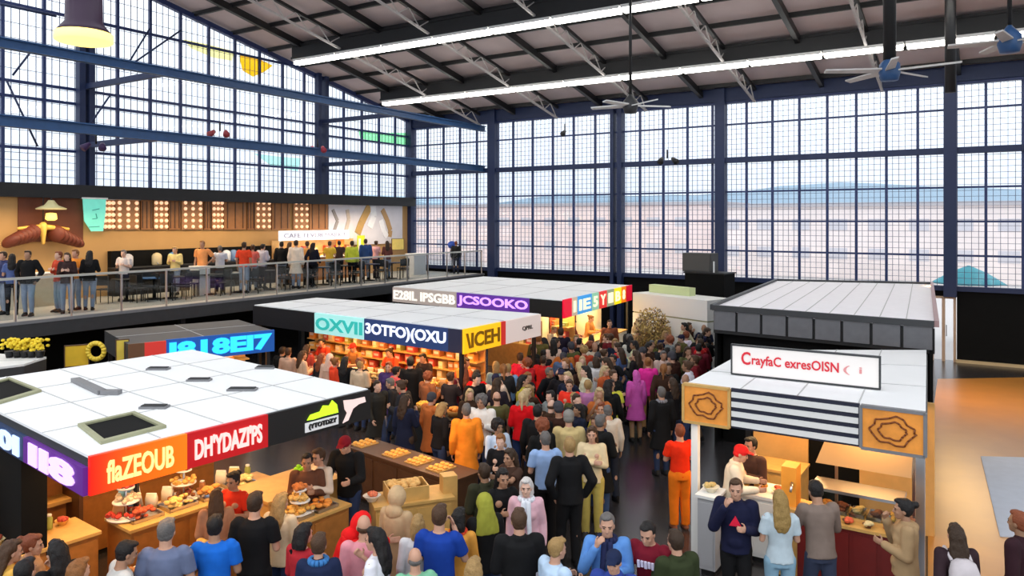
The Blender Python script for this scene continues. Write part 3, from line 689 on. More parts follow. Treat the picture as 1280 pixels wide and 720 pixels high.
# ============ generic box stall with signs
def box_stall(q, zr, zb, label, name='market_stall', roofm='whiteroof', th=.04, seams=3, posts=True, fasc='darkgrey'):
    t = thing(name, label, 'stall', (q[0].x, q[0].y, 0)); qq = ccw(q)
    ss = [(lerp(q[0], q[1], k/(seams+1)), lerp(q[3], q[2], k/(seams+1))) for k in range(1, seams+1)]+[(lerp(q[0], q[3], .5), lerp(q[1], q[2], .5))]
    roof_slab(t, qq, zr, th, M[roofm], ss)
    fr = []
    for k in range(4):
        a, b = qq[k], qq[(k+1) % 4]; f_, L_ = edge(a, b)
        MB().box(f_, 0, L_, 0, .05, zb, zr-th-.002).build('fascia', M[fasc], t)
        if posts: MB().box(f_, .06, .14, .06, .14, 0, zb).build('post', M['black'], t)
    return t
# stall 2 (teal and navy signs)
Z2 = 2.6; q2 = [P(318, 381, Z2), P(578, 411, Z2), P(674, 392, Z2), P(396, 372, Z2)]
t2 = box_stall(q2, Z2, 2.05, 'market stall with flat white roof and teal, navy and yellow signs', seams=4)
f2, L2 = edge(q2[0], q2[1]); o2s = -1 if f2.n.dot(q2[3]-q2[0]) > 0 else 1
xs = [cx(f2, x) for x in (395, 457, 562)]
ZB2 = 2.06
sign(t2, f2, xs[0], xs[1], ZB2, Z2-.02, (.4, .8, .76), .35, 'OXVII', (.03, .5, .45), .3, o2s, lab='pale teal sign panel with darker teal lettering')
sign(t2, f2, xs[1], xs[2], ZB2, Z2-.02, (.015, .04, .14), .3, '3OTFO)(OXU', (.8, .85, 1), .6, o2s, lab='navy sign panel with white lettering', hfrac=.66)
sign(t2, f2, xs[2], L2, ZB2, Z2-.02, (.02, .02, .05), .1, None, (1, .4, .1), 1, o2s)
sign(t2, f2, 0, xs[0], ZB2, Z2-.02, (.006, .006, .01), 0, None, (1, .4, .1), 1, o2s)
f3, L3 = edge(q2[1], q2[2]); o3 = -1 if f3.n.dot(q2[0]-q2[1]) > 0 else 1
y1, y2 = cx(f3, 624), cx(f3, 630)
sign(t2, f3, 0, y1, ZB2-.02, Z2-.01, (1, .55, .01), .5, '\\ICEH', (.35, .16, .0), 0, o3, lab='yellow sign panel with dark lettering')
sign(t2, f3, y1, y2, ZB2-.02, Z2-.01, (.6, .03, .02), .4, None, (1, 1, 1), 0, o3)
sign(t2, f3, y2, L3, ZB2-.02, Z2-.01, (.8, .66, .6), .3, 'QPRL', (.15, .12, .1), 0, o3, hfrac=.22, tpos=(y2+.45*(L3-y2), L3-.25*(L3-y2)), lab='cream sign panel with small dark lettering')
# its interior: back shelves with food packages, counters
def goods_wall(fr, a0, a1, o, label, gl, out=-1, rows=4, dens=.26, zb=.9, zt=2.0, seed=1):
    r_ = random.Random(seed); t = thing('display_shelves', label, 'shelf', tuple(fr((a0+a1)/2, o, 0)))
    MB().box(fr, a0, a1, o, o+.04, 0, zt).build('back_board', mat('amber_board', (.8, .42, .12), .6, var=.2), t)
    for k in range(rows): MB().box(fr, a0, a1, o-.3, o, zb+(zt-zb)*k/rows-.03, zb+(zt-zb)*k/rows).build('shelf_board', M['palewood'], t)
    MB().box(fr, a0, a1, o-.3, o-.02, 0, zb-.03).build('base_cabinet', M['wood'], t)
    for k in range(rows):
        a = a0+.05; z = zb+(zt-zb)*k/rows+.001
        while a < a1-.3:
            w = r_.uniform(.14, .26); ci = r_.randrange(8)
            package(fr, a, o-.26, z, w, .18, r_.uniform(.12, (zt-zb)/rows-.05), GOODS[ci], '%s food package on %s' % (GN[ci], gl), 'packages on '+gl)
            a += w+r_.uniform(.02, dens)
goods_wall(f2, .15, L2-1.0, 2.0, 'amber display shelves inside the stall with the navy sign', 'the shelves behind the navy sign', seed=3, rows=4, zt=2.05)
rect_counter('long dark serving counter under the teal and navy signs', f2, 1.2, L2-.85, .15, .65, 1.0, 'black', 'darkwood', 7)
k = 0; a = 1.5
while a < L2-1.2:
    c = f2(a, .4, 1.0); tray(tuple(c), f2.ang(), .4, .36, GOODS[[1, 0, 2, 5, 1, 3, 0, 2, 1, 5][k % 10]], '%s food tray from the left on the dark counter under the navy sign' % (adv+['eleventh', 'twelfth', 'thirteenth', 'last'])[k], 'trays under the navy sign', heap=.16, n=22); a += .62; k += 1
for k in range(4): warm(lerp(q2[0], q2[1], .3+.2*k)+Vector((.5, .9, 0)), .8, .8, 34, f2.ang(), (1, .5, .18))
LIGHTS.append((f2(L2*.6, -.25, 0).x, f2(L2*.6, -.25, 0).y, 2.0, 5.0, .08, 22, (1, .55, .22), f2.ang()))
rect_counter('amber fronted counter under the yellow sign', f3, .3, L3-.2, .15, .6, 1.0, 'wood', 'palewood', 3)
for k in range(4): bowl(tuple(f3(.6+.65*k, .38, 1.0)), (.8, .6, .3), GOODS[k], '%s serving bowl from the left on the counter under the yellow sign' % adv[k], .14, 'bowls under the yellow sign')
scatter(f2, 1.4, L2-1., .56, .58, 1.0, .3, 'on the dark counter under the navy sign', 'on the navy signed counter')
# black standing block under counter area in front of stall 2
c0 = P(528, 512, 1.0); c1 = P(590, 524, 1.0); fB = Fr((c0.x, c0.y), (c1.x-c0.x, c1.y-c0.y))
rect_counter('matt black counter heaped with orange pastries in the crowd gap', fB, -.2, (c1-c0).length+.0, -.3, .3, 1.0, 'black', 'black', 3)
for k in range(3):
    c = fB(.05+.42*k, 0, 1.0); basket(tuple(c), .17, .12, (.45, .22, .05), [(.85, .42, .06), (.9, .55, .12), (.8, .3, .05)][k], '%s basket of orange pastries from the left on the matt black counter' % adv[k], 'pastry baskets on the black counter')
warm(fB(.4, 0, 2.3), .8, .3, 16, fB.ang(), (1, .55, .15), 0)

# stall 3 (purple sign, coloured end face)
Z3 = 2.6; q3 = [P(492, 358, Z3), P(703, 375.5, Z3), P(789, 356.5, Z3), P(605, 345.5, Z3)]
t3 = box_stall(q3, Z3, 2.05, 'far market stall with flat white roof, cream and purple signs and multicoloured end face', seams=3)
f4, L4 = edge(q3[0], q3[1]); o4 = -1 if f4.n.dot(q3[3]-q3[0]) > 0 else 1
x4 = [cx(f4, x) for x in (572, 663)]
sign(t3, f4, 0, x4[0], 2.06, Z3-.02, (.5, .42, .38), .25, 'E28IL IPSGBB', (.95, .93, .85), .6, o4, lab='cream sign panel with white lettering')
sign(t3, f4, x4[0], x4[1], 2.06, Z3-.02, (.12, .03, .32), .4, 'JCSOOKO', (.65, .35, 1), .9, o4, lab='purple sign panel with lilac lettering', hfrac=.7)
sign(t3, f4, x4[1], L4, 2.06, Z3-.02, (.01, .01, .01), 0, None, (1, 1, 1), 1, o4)
goods_wall(f4, L4-4., L4-.6, 1.5, 'amber display shelves at the near end of the far stall', 'the shelves of the far stall', seed=21, rows=3, zt=1.95)
warm(f4(L4-2, .7, 2.5), 1.4, .8, 50, f4.ang(), (1, .65, .3), -.05)
f5, L5 = edge(q3[1], q3[2]); o5 = -1 if f5.n.dot(q3[0]-q3[1]) > 0 else 1
seq = [(703, 713, (.75, .0, .03), None), (713, 720, (.5, .4, .3), 'I'), (720, 738, (.03, .3, .7), 'IE'), (738, 747, (.25, .5, .35), '5'), (747, 757, (.7, .02, .02), 'Y'), (757, 766, (.25, .3, .2), 'I'), (766, 775, (.95, .7, .0), 'B'), (775, 781, (.8, .2, .0), '8'), (781, 788.5, (.55, .0, .02), None)]
cn = ['crimson', 'tan', 'blue', 'sage green', 'red', 'dark olive', 'yellow', 'orange', 'dark red']
for (xa_, xb_, cc, tx), nm in zip(seq, cn): sign(t3, f5, max(0, cx(f5, xa_)), cx(f5, xb_), 2.06, Z3+.02, cc, .6, tx, (.9, .85, .6), .7, o5, lab=nm+' sign panel', pad=.12)
core = thing('stall_wall', 'cream interior partition hung with posters under the multicoloured end face', 'partition', tuple(f5(2, 1.2, 0)))
MB().box(f5, .3, L5-.2, 1.1, 1.2, 0, 2.05).build('partition_panel', mat('cream_panel', (.85, .72, .5), .6), core)
for a_, z_, w_, h_, cc, nm in ((1.6, 1.35, .5, .55, (.6, .05, .02), 'red poster'), (3.1, 1.0, .55, .85, (.25, .06, .02), 'dark brown portrait poster'), (.5, 1.1, .5, .7, (.65, .2, .03), 'rust coloured poster')):
    board(tuple(f5(a_, 1.09, z_)), f5.ang(), w_, h_, cc, nm+' on the cream interior partition', 'poster', 'wall_poster')
rect_counter('cream fronted counter under the multicoloured end face', f5, .2, L5-.2, .1, .6, 1.0, 'white', 'palewood', 4)
warm(f5(L5*.3, .6, 2.5), 1.2, .8, 70, f5.ang(), (1, .75, .4), -.05); warm(f5(L5*.75, .6, 2.5), 1.2, .8, 70, f5.ang(), (1, .75, .4), -.05)

# stall 4: behind stall 1, blue sign
Z4 = 2.45; a4, b4 = P(160, 430, Z4), P(342, 413, Z4); f6, L6 = edge(a4, b4)
dn = f6.n*2.4; q4 = [a4, b4, b4+dn, a4+dn]
t4 = box_stall(q4, Z4, 2.0, 'dark stall with a bright blue lettered sign under the mezzanine', roofm='darkgrey', seams=1)
s4 = -1
w_ = [max(0, cx(f6, x)) for x in (180, 207)]
sign(t4, f6, 0, w_[0], 2.0, Z4, (.12, .05, .02), .2, None, (1, 1, 1), 1, s4)
sign(t4, f6, w_[0], w_[1], 2.0, Z4, (.55, .03, .02), .4, None, (1, 1, 1), 1, s4, lab='red sign panel')
sign(t4, f6, w_[1], L6, 1.98, Z4+.02, (.005, .07, .3), .5, 'I818EI7', (.02, .42, 1), 1.4, s4, lab='navy sign panel with bright blue lettering', hfrac=.74, bold=.05)
goods_wall(f6, .4, L6-.1, 1.6, 'display shelves behind the blue sign', 'the shelves behind the blue sign', seed=9, rows=3)
warm(f6(L6*.7, .6, Z4), 1, .6, 22, f6.ang())
# stall 5 at left edge
Z5 = 2.3; q5 = [P(-90, 470, Z5), P(30, 455, Z5), P(58, 446, Z5), P(-60, 438, Z5)]
t5 = box_stall(q5, Z5, 2.0, 'small stall with pale blue roof at the left picture edge', roofm='white', seams=1)
for k, (x, y) in enumerate(((12, 430), (22, 432), (31, 433), (40, 434), (50, 437))):
    c = P(x, 447, Z5); c.z = Z5; c.x += .0
    t = thing('flower_pot', '%s pot of yellow flowers from the left on the pale blue roof' % adv[k], 'flower pot', tuple(c), 'yellow flower pots')
    MB().lathe(tuple(c), [(.06, 0), (.085, .12), (.09, .13), (.07, .12)], 12).build('pot', M['black'], t)
    g = MB()
    for j in range(26):
        A_ = rg.uniform(0, 6.3); r = rg.uniform(0, .15); g.ell((c.x+r*math.cos(A_), c.y+r*math.sin(A_), c.z+.16+rg.uniform(0, .2)), (.04, .04, .03), 6, 5)
    o = g.build('blossom', M['rough'], t, (.85, .62, .03)); o['kind'] = 'stuff'
for x, y, w, h, cc, nm in ((96, 457, .42, .42, (.8, .5, .02), 'amber square board'), (153, 450, .22, .42, (.85, .62, .08), 'narrow yellow board'), (172, 450, .45, .35, (.2, .08, .03), 'brown board')):
    d = 15.8; c = PD(x, d, H+(HY-y)*d/F); board(tuple(c), .5, w, h, cc, nm+' standing behind the big white roof', 'board')
    b_ = MB().tube(PD(x, d+.0, 0), c, .02); tag(b_.build('board_stand', M['black']), 'thin black stand holding the '+nm, 'stand')
c = PD(120, 15.8, H-158*15.8/F-.1); t = thing('ring_ornament', 'round yellow ring ornament on a pole behind the white roof', 'ornament', tuple(c))
rm = MB(); rr = .17
for k in range(16): rm.tube(c+Vector((rr*math.cos(k*PI/8), 0, rr*math.sin(k*PI/8))), c+Vector((rr*math.cos((k+1)*PI/8), 0, rr*math.sin((k+1)*PI/8))), .05, n=8)
rm.build('ring', M['paint'], t, (.85, .6, .05)); MB().tube(Vector((c.x, c.y, 0)), c-Vector((0, 0, rr)), .02).build('pole', M['black'], t)

# ============ right front stall
ZF = 2.6; ZFb = 2.06
a8, b8 = P(856, 479, ZF), P(1157, 516, ZF); f8, L8 = edge(a8, b8); dp = U_DIR*6.3
fl = P(935, 436, ZF); fr_ = P(1158, 436, ZF)
q8 = [a8, b8, fr_, fl]
t8 = thing('market_stall', 'right hand stall with white roof, black and white striped fascia and orange panels', 'stall', (a8.x, a8.y, 0))
roof_slab(t8, ccw(q8), ZF-.02, .08, M['whiteroof'], [(lerp(a8, b8, k/4), lerp(fl, fr_, k/4)) for k in (1, 2, 3)]+[(lerp(a8, fl, k/3), lerp(b8, fr_, k/3)) for k in (1, 2)])
xp = [cx(f8, x) for x in (913, 1077)]
M['orangepanel'] = mat('carved_orange_wood_glow', (.72, .27, .04), .5, var=.45, scale=5, bump=.4, emit=(.8, .3, .04), es=.12)  # wood given a faint orange emission, brightness put into the material
for k, (u0, u1, nm) in enumerate(((0, xp[0], 'left'), (xp[1], L8, 'right'))):
    p = MB().box(f8, u0+.02, u1-.02, -.06, 0, ZFb, ZF).build('carved_panel', M['orangepanel'], t8); p['label'] = nm+' orange carved fascia panel'
    r_ = MB(); cu_ = (u0+u1)/2; cz_ = (ZFb+ZF)/2
    for sc_ in (.8, .5):
        pts = [(cu_+(u1-u0)*.42*sc_*math.cos(j*PI/9)*(1+.12*math.sin(j*2.2)), cz_+.22*sc_*math.sin(j*PI/9)*(1+.15*math.cos(j*1.7))) for j in range(19)]
        for j in range(18): r_.tube(f8(pts[j][0], -.07, pts[j][1]), f8(pts[j+1][0], -.07, pts[j+1][1]), .012, n=6)
    r_.build('scroll_relief', mat('burnt_wood', (.22, .06, .01), .6), p)
    fm = MB()
    for z_ in (ZFb, ZF): fm.box(f8, u0, u1, -.075, .0, z_-.02, z_+.02)
    for u_ in (u0, u1): fm.box(f8, u_-.02, u_+.02, -.075, 0, ZFb, ZF)
    fm.build('panel_frame', M['midgrey' if k else 'palewood'], p)
p = MB().box(f8, xp[0]+.02, xp[1]-.02, -.04, 0, ZFb, ZF+.02).build('striped_fascia', mat('navy_stripe', (.008, .01, .03), .5), t8)
for k in range(4): 
    z_ = ZFb+.03+k*.135; MB().box(f8, xp[0]+.03, xp[1]-.03, -.06, -.04, z_, z_+.075).build('white_stripe', M['white'], p)
for u in (cx(f8, 868), L8-.06):
    MB().box(f8, u-.05, u+.05, .0, .1, 0, ZFb).build('post', M['white' if u < 1 else 'chrome'], t8)
e8, Le8 = edge(b8, fr_); e9, Le9 = edge(a8, fl)
MB().box(e8, .1, Le8, -.02, .03, ZFb, ZF-.1).build('side_fascia', M['darkgrey'], t8); MB().box(e9, .1, Le9, -.03, .02, ZFb+.2, ZF-.1).build('side_fascia', M['darkgrey'], t8)
MB().box(e8, Le8-.1, Le8, -.02, .08, 0, ZFb).build('post', M['black'], t8); MB().box(e9, Le9-.1, Le9, -.08, .02, 0, ZFb).build('post', M['black'], t8)
# red lettered signboard on the roof
sa, sb = P(916, 465, ZF+.02), P(1099, 484, ZF+.02); f9, L9 = edge(sa, sb)
t9 = thing('rooftop_signboard', 'white signboard with red lettering standing on the right hand stall roof', 'signboard', (sa.x, sa.y, ZF))
pb = MB().box(f9, 0, L9, -.03, .03, ZF+.0, ZF+.45).build('board_face', mat('lit_white_board', (.85, .8, .76), .5, emit=(1, .95, .9), es=.05), t9)
text_mesh('C', f9(.14, -.034, ZF+.16), f9.d, (0, 0, 1), .14, .2, .012, .02).build('lettering', mat('red_ink', (.7, .01, .03), .5), pb)
text_mesh('rayfaC exresOISN', f9(.3, -.034, ZF+.13), f9.d, (0, 0, 1), L9*.6, .19, .012, .015).build('lettering', mat('red_ink', (.7, .01, .03), .5), pb)
text_mesh('( i', f9(L9*.6+.36, -.034, ZF+.16), f9.d, (0, 0, 1), L9*.12, .13, .012, .0).build('lettering', mat('faint_red_ink', (.75, .3, .3), .5), pb)
for u in (.1, L9-.1): MB().box(f9, u-.02, u+.02, .03, .25, ZF, ZF+.03).bar(f9(u, .24, ZF+.02), f9(u, .03, ZF+.4), .02).build('brace', M['midgrey'], t9)
fm = MB()
for z_ in (ZF, ZF+.45): fm.box(f9, -.02, L9+.02, -.04, .035, z_-.012, z_+.012)
for u in (-.01, L9+.01): fm.box(f9, u-.012, u+.012, -.04, .035, ZF, ZF+.46)
fm.build('board_frame', M['darkgrey'], t9)
# rear box with higher roof
ZG = 3.07
qg = [P(892, 382.5, ZG), P(1168, 403, ZG), P(1163, 354, ZG), P(972, 350, ZG)]
tg = thing('kiosk', 'tall kiosk with light grey flat roof and dark panelled fascia behind the striped stall', 'kiosk', (qg[0].x, qg[0].y, 0))
roof_slab(tg, ccw(qg), ZG-.03, .08, mat('grey_roof_felt', (.9, .88, .92), .7, var=.06), [(lerp(qg[0], qg[1], k/9), lerp(qg[3], qg[2], k/9)) for k in range(1, 9)])
fg, Lg = edge(qg[0], qg[1])
for k in range(8): MB().box(fg, Lg*k/8+.03, Lg*(k+1)/8-.03, -.05, 0, ZG-.52, ZG-.02).build('fascia_panel', mat('slate_panel', (.13, .13, .14), .5, var=.2), tg)
MB().box(fg, 0, Lg, 0, .05, ZG-.6, ZG-.12).build('fascia', M['black'], tg)
for k, (a_, b_) in enumerate(((qg[0], qg[1]), (qg[1], qg[2]), (qg[2], qg[3]), (qg[3], qg[0]))):
    f_, L_ = edge(a_, b_); s_ = 1 if f_.n.dot((qg[0]+qg[2])/2-a_) > 0 else -1
    MB().box(f_, 0, L_, min(0, -s_*.08), max(0, -s_*.08), ZG-.09, ZG+.03).build('roof_edge', M['darkgrey'] if k != 1 else mat('rosy_edge_trim', (.4, .25, .25), .5), tg)
    if k: MB().box(f_, 0, L_, min(.02*s_, .08*s_), max(.02*s_, .08*s_), 0, ZG-.1).build('wall_panel', M['blackwall'], tg)
MB().box(fg, 0.1, Lg-.1, .3, .36, 0, ZG-.15).build('wall_panel', M['blackwall'], tg)
# right stall interior
warm(f8(L8*.3, 1.2, ZF), .8, .8, 30, f8.ang(), (1, .66, .32)); warm(f8(L8*.75, 1.2, ZF), .8, .8, 24, f8.ang(), (1, .6, .25)); warm(f8(L8*.5, 2.6, ZF), .8, .8, 24, f8.ang(), (1, .6, .25))
LIGHTS.append((f8(L8*.5, -.15, 0).x, f8(L8*.5, -.15, 0).y, 2.02, 2.6, .06, 8, (1, .65, .35), f8.ang()))
pt = thing('stall_partition', 'amber interior wall with a dark doorway under the striped fascia', 'partition', tuple(f8(L8/2, 3.0, 0)))
MB().box(f8, 0.2, L8*.36, 2.9, 3.0, 0, 2.1).box(f8, L8*.62, L8-.1, 2.9, 3.0, 0, 2.1).box(f8, L8*.36, L8*.62, 2.9, 3.0, 1.95, 2.1).build('partition_panel', mat('amber_wall', (.75, .42, .13), .6, var=.15), pt)
MB().box(f8, L8*.36, L8*.62, 2.96, 3.0, 0, 1.95).build('doorway', M['blackwall'], pt)
board(tuple(f8(L8*.8, 2.88, 1.35)), f8.ang(), .75, .4, (.35, .15, .05), 'brown picture board on the amber interior wall', 'poster', 'wall_poster')
cab = rect_counter('deep red counter with a lit amber display at the right hand stall', f8, L8*.5, L8-.2, .12, .75, .95, 'redwood' if 'redwood' in M else 'darkwood', 'palewood', 4)
M['redwood'] = mat('oxblood_panel', (.16, .012, .01), .4, var=.2)
for ch in cab.children:
    if ch.name.startswith(('body', 'panel')): ch.data.materials[0] = M['redwood']
ca = rect_counter('pale wooden prep counter at the back of the right hand stall', f8, .3, 1.2, 1.9, 2.5, .95, 'palewood', 'palewood', 2)
gc = thing('display_case', 'glass fronted hot food case on the deep red counter', 'display case', tuple(f8(L8*.72, .6, .95)))
g0_, g1_ = L8*.55, L8-.3
MB().box(f8, g0_, g1_, .3, .72, .95, 1.0).build('case_base', M['palewood'], gc)
MB().box(f8, g0_, g1_, .3, .31, 1.0, 1.3).build('front_glass', M['railglass'], gc)
MB().box(f8, g0_-.02, g1_+.02, .26, .74, 1.3, 1.34).build('case_top', M['chrome'], gc)
for u in (g0_, g1_-.03): MB().box(f8, u, u+.03, .3, .72, 1.0, 1.3).build('end_frame', M['chrome'], gc)
MB().box(f8, g0_+.05, g1_-.05, .5, .56, 1.27, 1.3).build('case_lamp', glow('amber_lamp', (1, .6, .2), 6), gc)
for k in range(6):
    c = f8(g0_+.14+.21*k, .5, 1.0); tray(tuple(c), f8.ang(), .18, .34, [(.8, .3, .05), (.2, .05, .02), (.85, .6, .25), (.25, .08, .03), (.9, .5, .1), (.3, .1, .04)][k % 6], '%s food tray from the left inside the hot food case' % adv[k], 'trays in the hot food case', n=10)
for k in range(5):
    c = f8(L8*.54+.25*k, .2, .95); bowl(tuple(c), (.12, .04, .02), GOODS[k], '%s small dark bowl from the left along the front of the deep red counter' % adv[k], .07, 'small bowls on the deep red counter')
hd = thing('extractor_hood', 'sloping pale bronze extractor hood above the deep red counter', 'hood', tuple(f8(L8*.7, 1.4, 1.5)))
MB().hexa([f8(L8*.52, 1.0, 1.45), f8(L8*.92, 1.0, 1.45), f8(L8*.92, 1.9, 1.55), f8(L8*.52, 1.9, 1.55), f8(L8*.56, 1.3, 1.85), f8(L8*.92, 1.3, 1.85), f8(L8*.92, 1.85, 1.9), f8(L8*.56, 1.85, 1.9)]).build('hood_body', mat('bronze_sheet', (.36, .24, .13), .6), hd)
MB().box(f8, L8*.6, L8*.66, 1.4, 1.7, 1.85, ZF-.11).build('duct', M['chrome'], hd)
for u in (.56, .9): MB().box(f8, L8*u, L8*u+.04, 1.8, 1.84, 0, 1.56).build('leg', M['chrome'], hd)
bs = thing('drinks_machine', 'bright orange drinks machine left of the extractor hood', 'machine', tuple(f8(L8*.47, .55, .95)))
MB().box(f8, L8*.4, L8*.49, .3, .8, 0, .95).build('cabinet', M['palewood'], bs)
MB().box(f8, L8*.41, L8*.475, .4, .7, .95, 1.5).build('machine_body', M['paint'], bs, (.85, .35, .04)); MB().tube(f8(L8*.46, .38, 1.3), f8(L8*.46, .28, 1.2), .02).build('tap', M['chrome'], bs)
lc = rect_counter('narrow white and grey pedestal counter at the left post of the right hand stall', f8, hit(f8, -.3, 872), hit(f8, -.3, 894), -.3, .1, 1.12, 'midgrey', 'white', 1)
for ch in lc.children:
    if ch.name.startswith(('body', 'panel')): ch.data.materials[0] = mat('brushed_grey_panel', (.42, .42, .44), .4)
bowl(tuple(f8(hit(f8, -.3, 883), -.1, 1.12)), (.7, .65, .5), (.55, .4, .15), 'pale bowl of nuts on the white and grey pedestal counter', .12)
lc = rect_counter('low white counter behind the pedestal under the left orange panel', f8, .5, 1.3, .5, 1.1, .98, 'white', 'white', 2)
for k, cc in enumerate(((.85, .5, .1), (.75, .25, .05), (.8, .7, .5))): bowl(tuple(f8(.65+.25*k, .75, .98)), cc, GOODS[k], '%s bowl from the left on the low white counter' % adv[k], .1, 'bowls on the low white counter')
# warm area light added without a fixture, over the floor painted amber
LIGHTS.append((P(1205, 500, 0).x, P(1205, 500, 0).y, 3.1, .5, 3., 150, (1, .6, .22), 0.))

# ============ far white kiosk, black booth, plant
ka = PD(791, 26.5); kb = PD(884, 23.8); fk, Lk = edge(ka, kb)
kt = thing('kiosk', 'plain white box kiosk at the far end of the hall', 'kiosk', tuple(fk(Lk/2, 0, 0)))
MB().box(fk, 0, Lk, 0, 1.2, 0, 1.75).build('lower_box', M['white'], kt); MB().box(fk, 0, Lk, 0, 1.2, 1.8, 2.45).build('upper_box', M['white'], kt)
MB().box(fk, .02, Lk-.02, .03, 1.2, 1.75, 1.8).build('shadow_gap', M['olive'], kt)
MB().box(fk, .2, Lk*.62, .6, .9, 2.45, 2.72).build('header_strip', mat('pale_lime_board', (.6, .68, .35), .6), kt)
ba = PD(836, 26.9); bb = PD(886, 25.9); fb, Lb = edge(ba, bb)
bt = thing('black_booth', 'black booth standing behind the white box kiosk', 'booth', tuple(fb(Lb/2, 1, 0)))
MB().box(fb, 0, Lb, 1.2, 2.1, 0, 3.05).build('booth_body', M['blackwall'], bt); MB().box(fb, -.04, Lb+.04, 1.16, 2.14, 3.05, 3.1).build('cap', M['black'], bt)
st = thing('loudspeaker', 'dark grey loudspeaker cabinet on top of the black booth', 'loudspeaker', tuple(fb(.5, 1.6, 3.1)))
MB().box(fb, -.15, .98, 1.3, 1.9, 3.1, 3.78).build('cabinet', mat('charcoal_cabinet', (.06, .058, .055), .6), st); MB().box(fb, -.11, .94, 1.28, 1.3, 3.14, 3.74).build('grille', mat('grille_cloth', (.085, .08, .075), .9), st)
MB().bar(fb(1.05, 1.4, 3.1), fb(1.05, 1.4, 3.5), .05).build('bracket', M['white'], st)
pc = P(815, 462, 0); pc = PD(815, 22.5)
pt_ = thing('potted_tree', 'tall potted tree with yellow brown foliage in front of the white kiosk', 'tree', (pc.x, pc.y, 0))
MB().lathe((pc.x, pc.y, 0), [(.2, 0), (.27, .45), (.3, .5), (.26, .46)], 16).build('pot', M['darkgrey'], pt_)
MB().tube((pc.x, pc.y, .4), (pc.x+.05, pc.y, 1.6), .05, .035).build('trunk', M['darkwood'], pt_)
g = [MB(), MB()]
for k in range(1500):
    v = Vector((rg.gauss(0, 1), rg.gauss(0, 1), rg.gauss(0, 1))).normalized()*rg.uniform(.5, 1)
    p = Vector((pc.x+v.x*.55, pc.y+v.y*.5, 1.72+v.z*.72)); a_ = Vector((rg.uniform(-1, 1), rg.uniform(-1, 1), rg.uniform(-1, 1))).normalized(); b_ = a_.cross(v).normalized()*.025; a_ = a_*.05
    g[k % 2].add([p-a_, p+b_, p+a_, p-b_], [(0, 1, 2, 3)])
o = g[0].build('foliage', mat('ochre_leaf', (.6, .42, .13), .6), pt_); o['kind'] = 'stuff'
o = g[1].build('foliage', mat('brown_leaf', (.25, .15, .05), .6), pt_); o['kind'] = 'stuff'

# ============ balcony fittings (on the left wall plane)
def on_wall(x0, y0, x1, y1, o, name, m, col=None, label=None, cat=None, th=.05, group=None):
    (a0, z0), (a1, z1) = lz(x0, y1, o), lz(x1, y0, o)
    zz0 = lz((x0+x1)/2, y1, o)[1]; zz1 = lz((x0+x1)/2, y0, o)[1]
    ob = MB().box(LW, min(a0, a1), max(a0, a1), o-th, o, zz0, zz1).build(name, m, None, col)
    return tag(ob, label, cat, group) if label else ob
t = thing('mural_recess', 'dark red mural recess in the ochre wall behind the balcony at left', 'recess', tuple(LW(lz(60, 300)[0], .1, 3))); t['kind'] = 'structure'
a0, a1 = lz(103, 290)[0], lz(22, 290)[0]; MB().box(LW, a0, a1, .0, .05, lz(60, 302)[1], lz(60, 246)[1]).build('recess_panel', mat('maroon_mural', (.16, .045, .02), .7, var=.4, scale=2), t)
# winged ornament and yellow lantern
def onw(x, y, o): a, z = lz(x, y, o); return LW(a, o, z)
c = onw(54, 290, .5); t = thing('winged_ornament', 'hanging winged ornament in brown and gold on the ochre wall', 'ornament', tuple(c))
for sx, nm in ((-1, 'left'), (1, 'right')):
    p0 = onw(54+sx*6, 288, .5); p1 = onw(54+sx*44, 303, .5)
    w = MB(); ax = (p1-p0)
    for k in range(6):
        t0 = .25+k*.13; q = p0+ax*t0; w.ell(q, (.33, .12, .28-.02*k), 12, 8, Matrix.Rotation(sx*.45, 3, (0, 1, 0)))
    w.build('wing', mat('russet_wing', (.12, .02, .006), .6, var=.4), t)
    MB().tube(p0+Vector((0, 0, .1)), p0+ax*.65+Vector((0, 0, .3)), .09, .05, cap=True).build('gold_arc', mat('gold_arc', (.75, .45, .08), .4), t)
MB().tube(c+Vector((0, 0, .2)), c+Vector((0, 0, -.35)), .12, .05, cap=True).build('body', mat('gold_body', (.8, .5, .1), .4), t)
MB().tube(c+Vector((0, 0, .3)), Vector((c.x, c.y, gz0)), .015).build('hanger', M['black'], t)
c = onw(64, 266, .6); t = thing('pendant_lantern', 'yellow pendant lantern with wide pale shade above the winged ornament', 'lantern', tuple(c))
MB().lathe(tuple(c), [(.1, -.25), (.17, -.2), (.15, -.02), (.05, 0)]).build('lamp_body', glow('lantern_glow', (1, .7, .15), 1.2), t)
MB().lathe(tuple(c), [(.42, .1), (.44, .14), (.2, .24), (.08, .4)]).build('lamp_shade', mat('pale_yellow_shade', (.8, .7, .35), .5), t)
MB().tube(c+Vector((0, 0, .35)), Vector((c.x, c.y, gz0)), .02).build('cord', M['black'], t)
